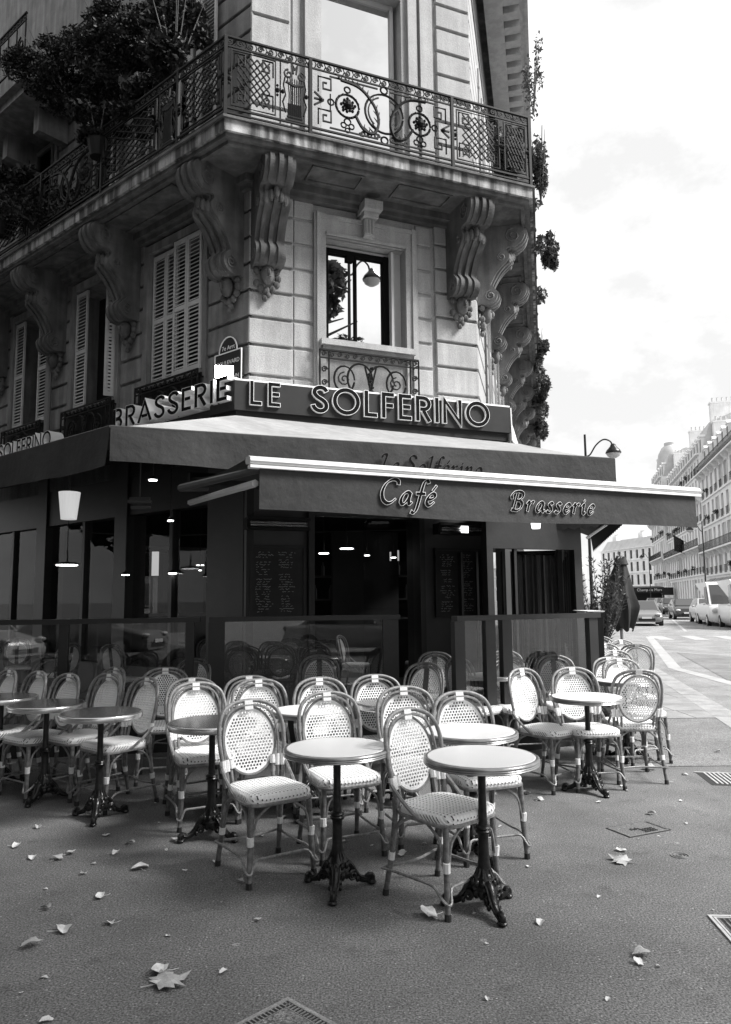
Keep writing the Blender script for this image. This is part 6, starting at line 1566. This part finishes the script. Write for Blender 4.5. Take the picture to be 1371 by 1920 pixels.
# ------------------------------------------------------------------ what stands behind the photographer: it shades the left side and shows in the window glass
def tree(nm, x, y, h, cr, lb, n=9000, seed=0, z0=0.3, leaf=.17, cz=None, ch=None, m=M_leaf):
    rnd = random.Random(seed); t = thing(nm, (x, y, 0), lb, 'tree', 'street trees'); ch = ch or h*.42; cz = cz or h-ch
    mb = MB(); mb.tube([(x, y, -.2), (x+.05, y, h*.3), (x-.05, y+.1, h*.6), (x, y, h*.9)], [.28, .22, .14, .04], 9)
    for k in range(11):
        a = rnd.uniform(0, 6.28); z = h*rnd.uniform(.3, .75); L = cr*rnd.uniform(.5, .9); mb.tube([(x, y, z), (x+L*.5*math.cos(a), y+L*.5*math.sin(a), z+L*.35), (x+L*math.cos(a), y+L*math.sin(a), z+L*.55)], [.10, .06, .02], 6)
    mb.build('trunk', M_bark, t)
    bl = []
    for k in range(46):
        z = rnd.uniform(-1, 1); q = cr*math.sqrt(max(.05, 1-(z*.5+.5)**1.6))*rnd.uniform(.3, .95); a = rnd.uniform(0, 6.28); bl.append((x+q*math.cos(a), y+q*math.sin(a), cz+z*ch, cr*.30*rnd.uniform(.6, 1.2), cr*.30*rnd.uniform(.6, 1.2), cr*.24*rnd.uniform(.6, 1.2)))
    mb = MB(); foliage(mb, bl, n, leaf, rnd, 1.6); mb.build('crown', m, t)
tree('plane_tree', 5.65, 1.35, 14.4, 3.2, 'dark street tree on an added island, mirrored in the window above the cafe sign', seed=3, n=24000, ch=3.8, cz=10.8, leaf=.2)  # mirrored tree, its spot and crown shaped to shade the left pavement
sheet_ = MB(); sheet_.prism([V((4.6, -1.5, 0)), V((7.6, -1.5, 0)), V((9.2, 2.2, 0)), V((8.8, 4.0, 0)), V((7.2, 4.1, 0)), V((4.6, 2.2, 0))], (0, 0, -.3), (0, 0, -.02)); tag(sheet_.build('added_island', M_kerb), kind='structure')  # island added under the shading tree and lamp, which stand in the roadway
street_lamp(7.5, 2.9, 12.6, 'street lamp mirrored in the window above the cafe sign', side=1, arm=.9, z0=-.02)
for k, (x, y, h) in enumerate([(-7.0, 1.0, 14), (-12, 8.0, 14), (-3.0, -3.5, 14), (-15, 13.5, 14), (-9, -4.5, 14), (-5.8, -1.8, 14)]):
    tree('plane_tree', x, y, h, 4.1, 'street tree standing outside the view, above and behind the photographer', n=13000, seed=20+k, ch=5.0, cz=8.6, leaf=.27)
def plain_house(nm, x, y, dx, dy, L, H, lb):
    F = Fac((x, y), (dx, dy)); t = thing(nm, F.P(L/2, 0), lb, 'building'); mb = MB(); F.box(mb, 0, L, -.2, H, -12, 0)
    for z in (4.2, 8, 11.5, 15): F.box(mb, 0, L, z, z+.2, 0.002, .3)
    mb.build('wall', M_shadest, t)
    for j in range(5):
        for i in range(int(L/3)): wi = MB(); F.box(wi, 1+3*i, 2.3+3*i, .8+3.7*j, 3.1+3.7*j, .004, .05); wi.build('window', M_fard, t)
plain_house('side_street_house', 2, -26, -.75, .66, 48, 19, 'stone house across the side street, behind the photographer')
q = [(-9, -.5, R(130)), (-5.2, -5.2, R(130))]
car('parked_car', -10.5, -3.5, R(131), 4.3, 1.78, 1.45, M_card, 'dark car parked in the side street behind the photographer', 'hatch', grp='cars in the side street')
car('parked_car', -6.2, -8.2, R(131), 4.3, 1.78, 1.45, M_carl, 'pale car parked in the side street behind the photographer', 'sedan', grp='cars in the side street')
car('parked_van', 7.6, -3.5, R(165), 4.3, 1.8, 1.9, M_carw, 'white van standing in the road behind the photographer', 'van', grp='cars in the side street')

for x, y, rz, pt, kd, lb in [(10.2, -2.2, 150, M_card, 'hatch', 'dark car waiting in the road to the right behind the photographer'), (12.6, -5.4, 140, M_carm, 'sedan', 'grey car waiting in the road to the right behind the photographer'), (5.2, -6.5, 120, M_carl, 'sedan', 'pale car crossing the road behind the photographer'), (-2.8, -9.5, 120, M_carm, 'hatch', 'grey car crossing the road behind the photographer')]:
    car('parked_car', x, y, R(rz), 4.3, 1.78, 1.45, pt, lb, kd, grp='cars in the side street')
F = Fac((62, -18), (-.72, -.69)); t = thing('low_house', F.P(20, 0, 0), 'low pale house across the crossing behind the photographer', 'building')
mb = MB(); F.box(mb, 0, 44, -.2, 9, -10, 0); F.box(mb, 0, 44, 4.2, 4.5, .002, .3); mb.build('wall', M_shadest, t)
for i in range(13):
    for z0 in (1, 5.2): wi = MB(); F.box(wi, 1.2+3.2*i, 2.8+3.2*i, z0, z0+2.4, .004, .05); wi.build('window', M_fard, t)
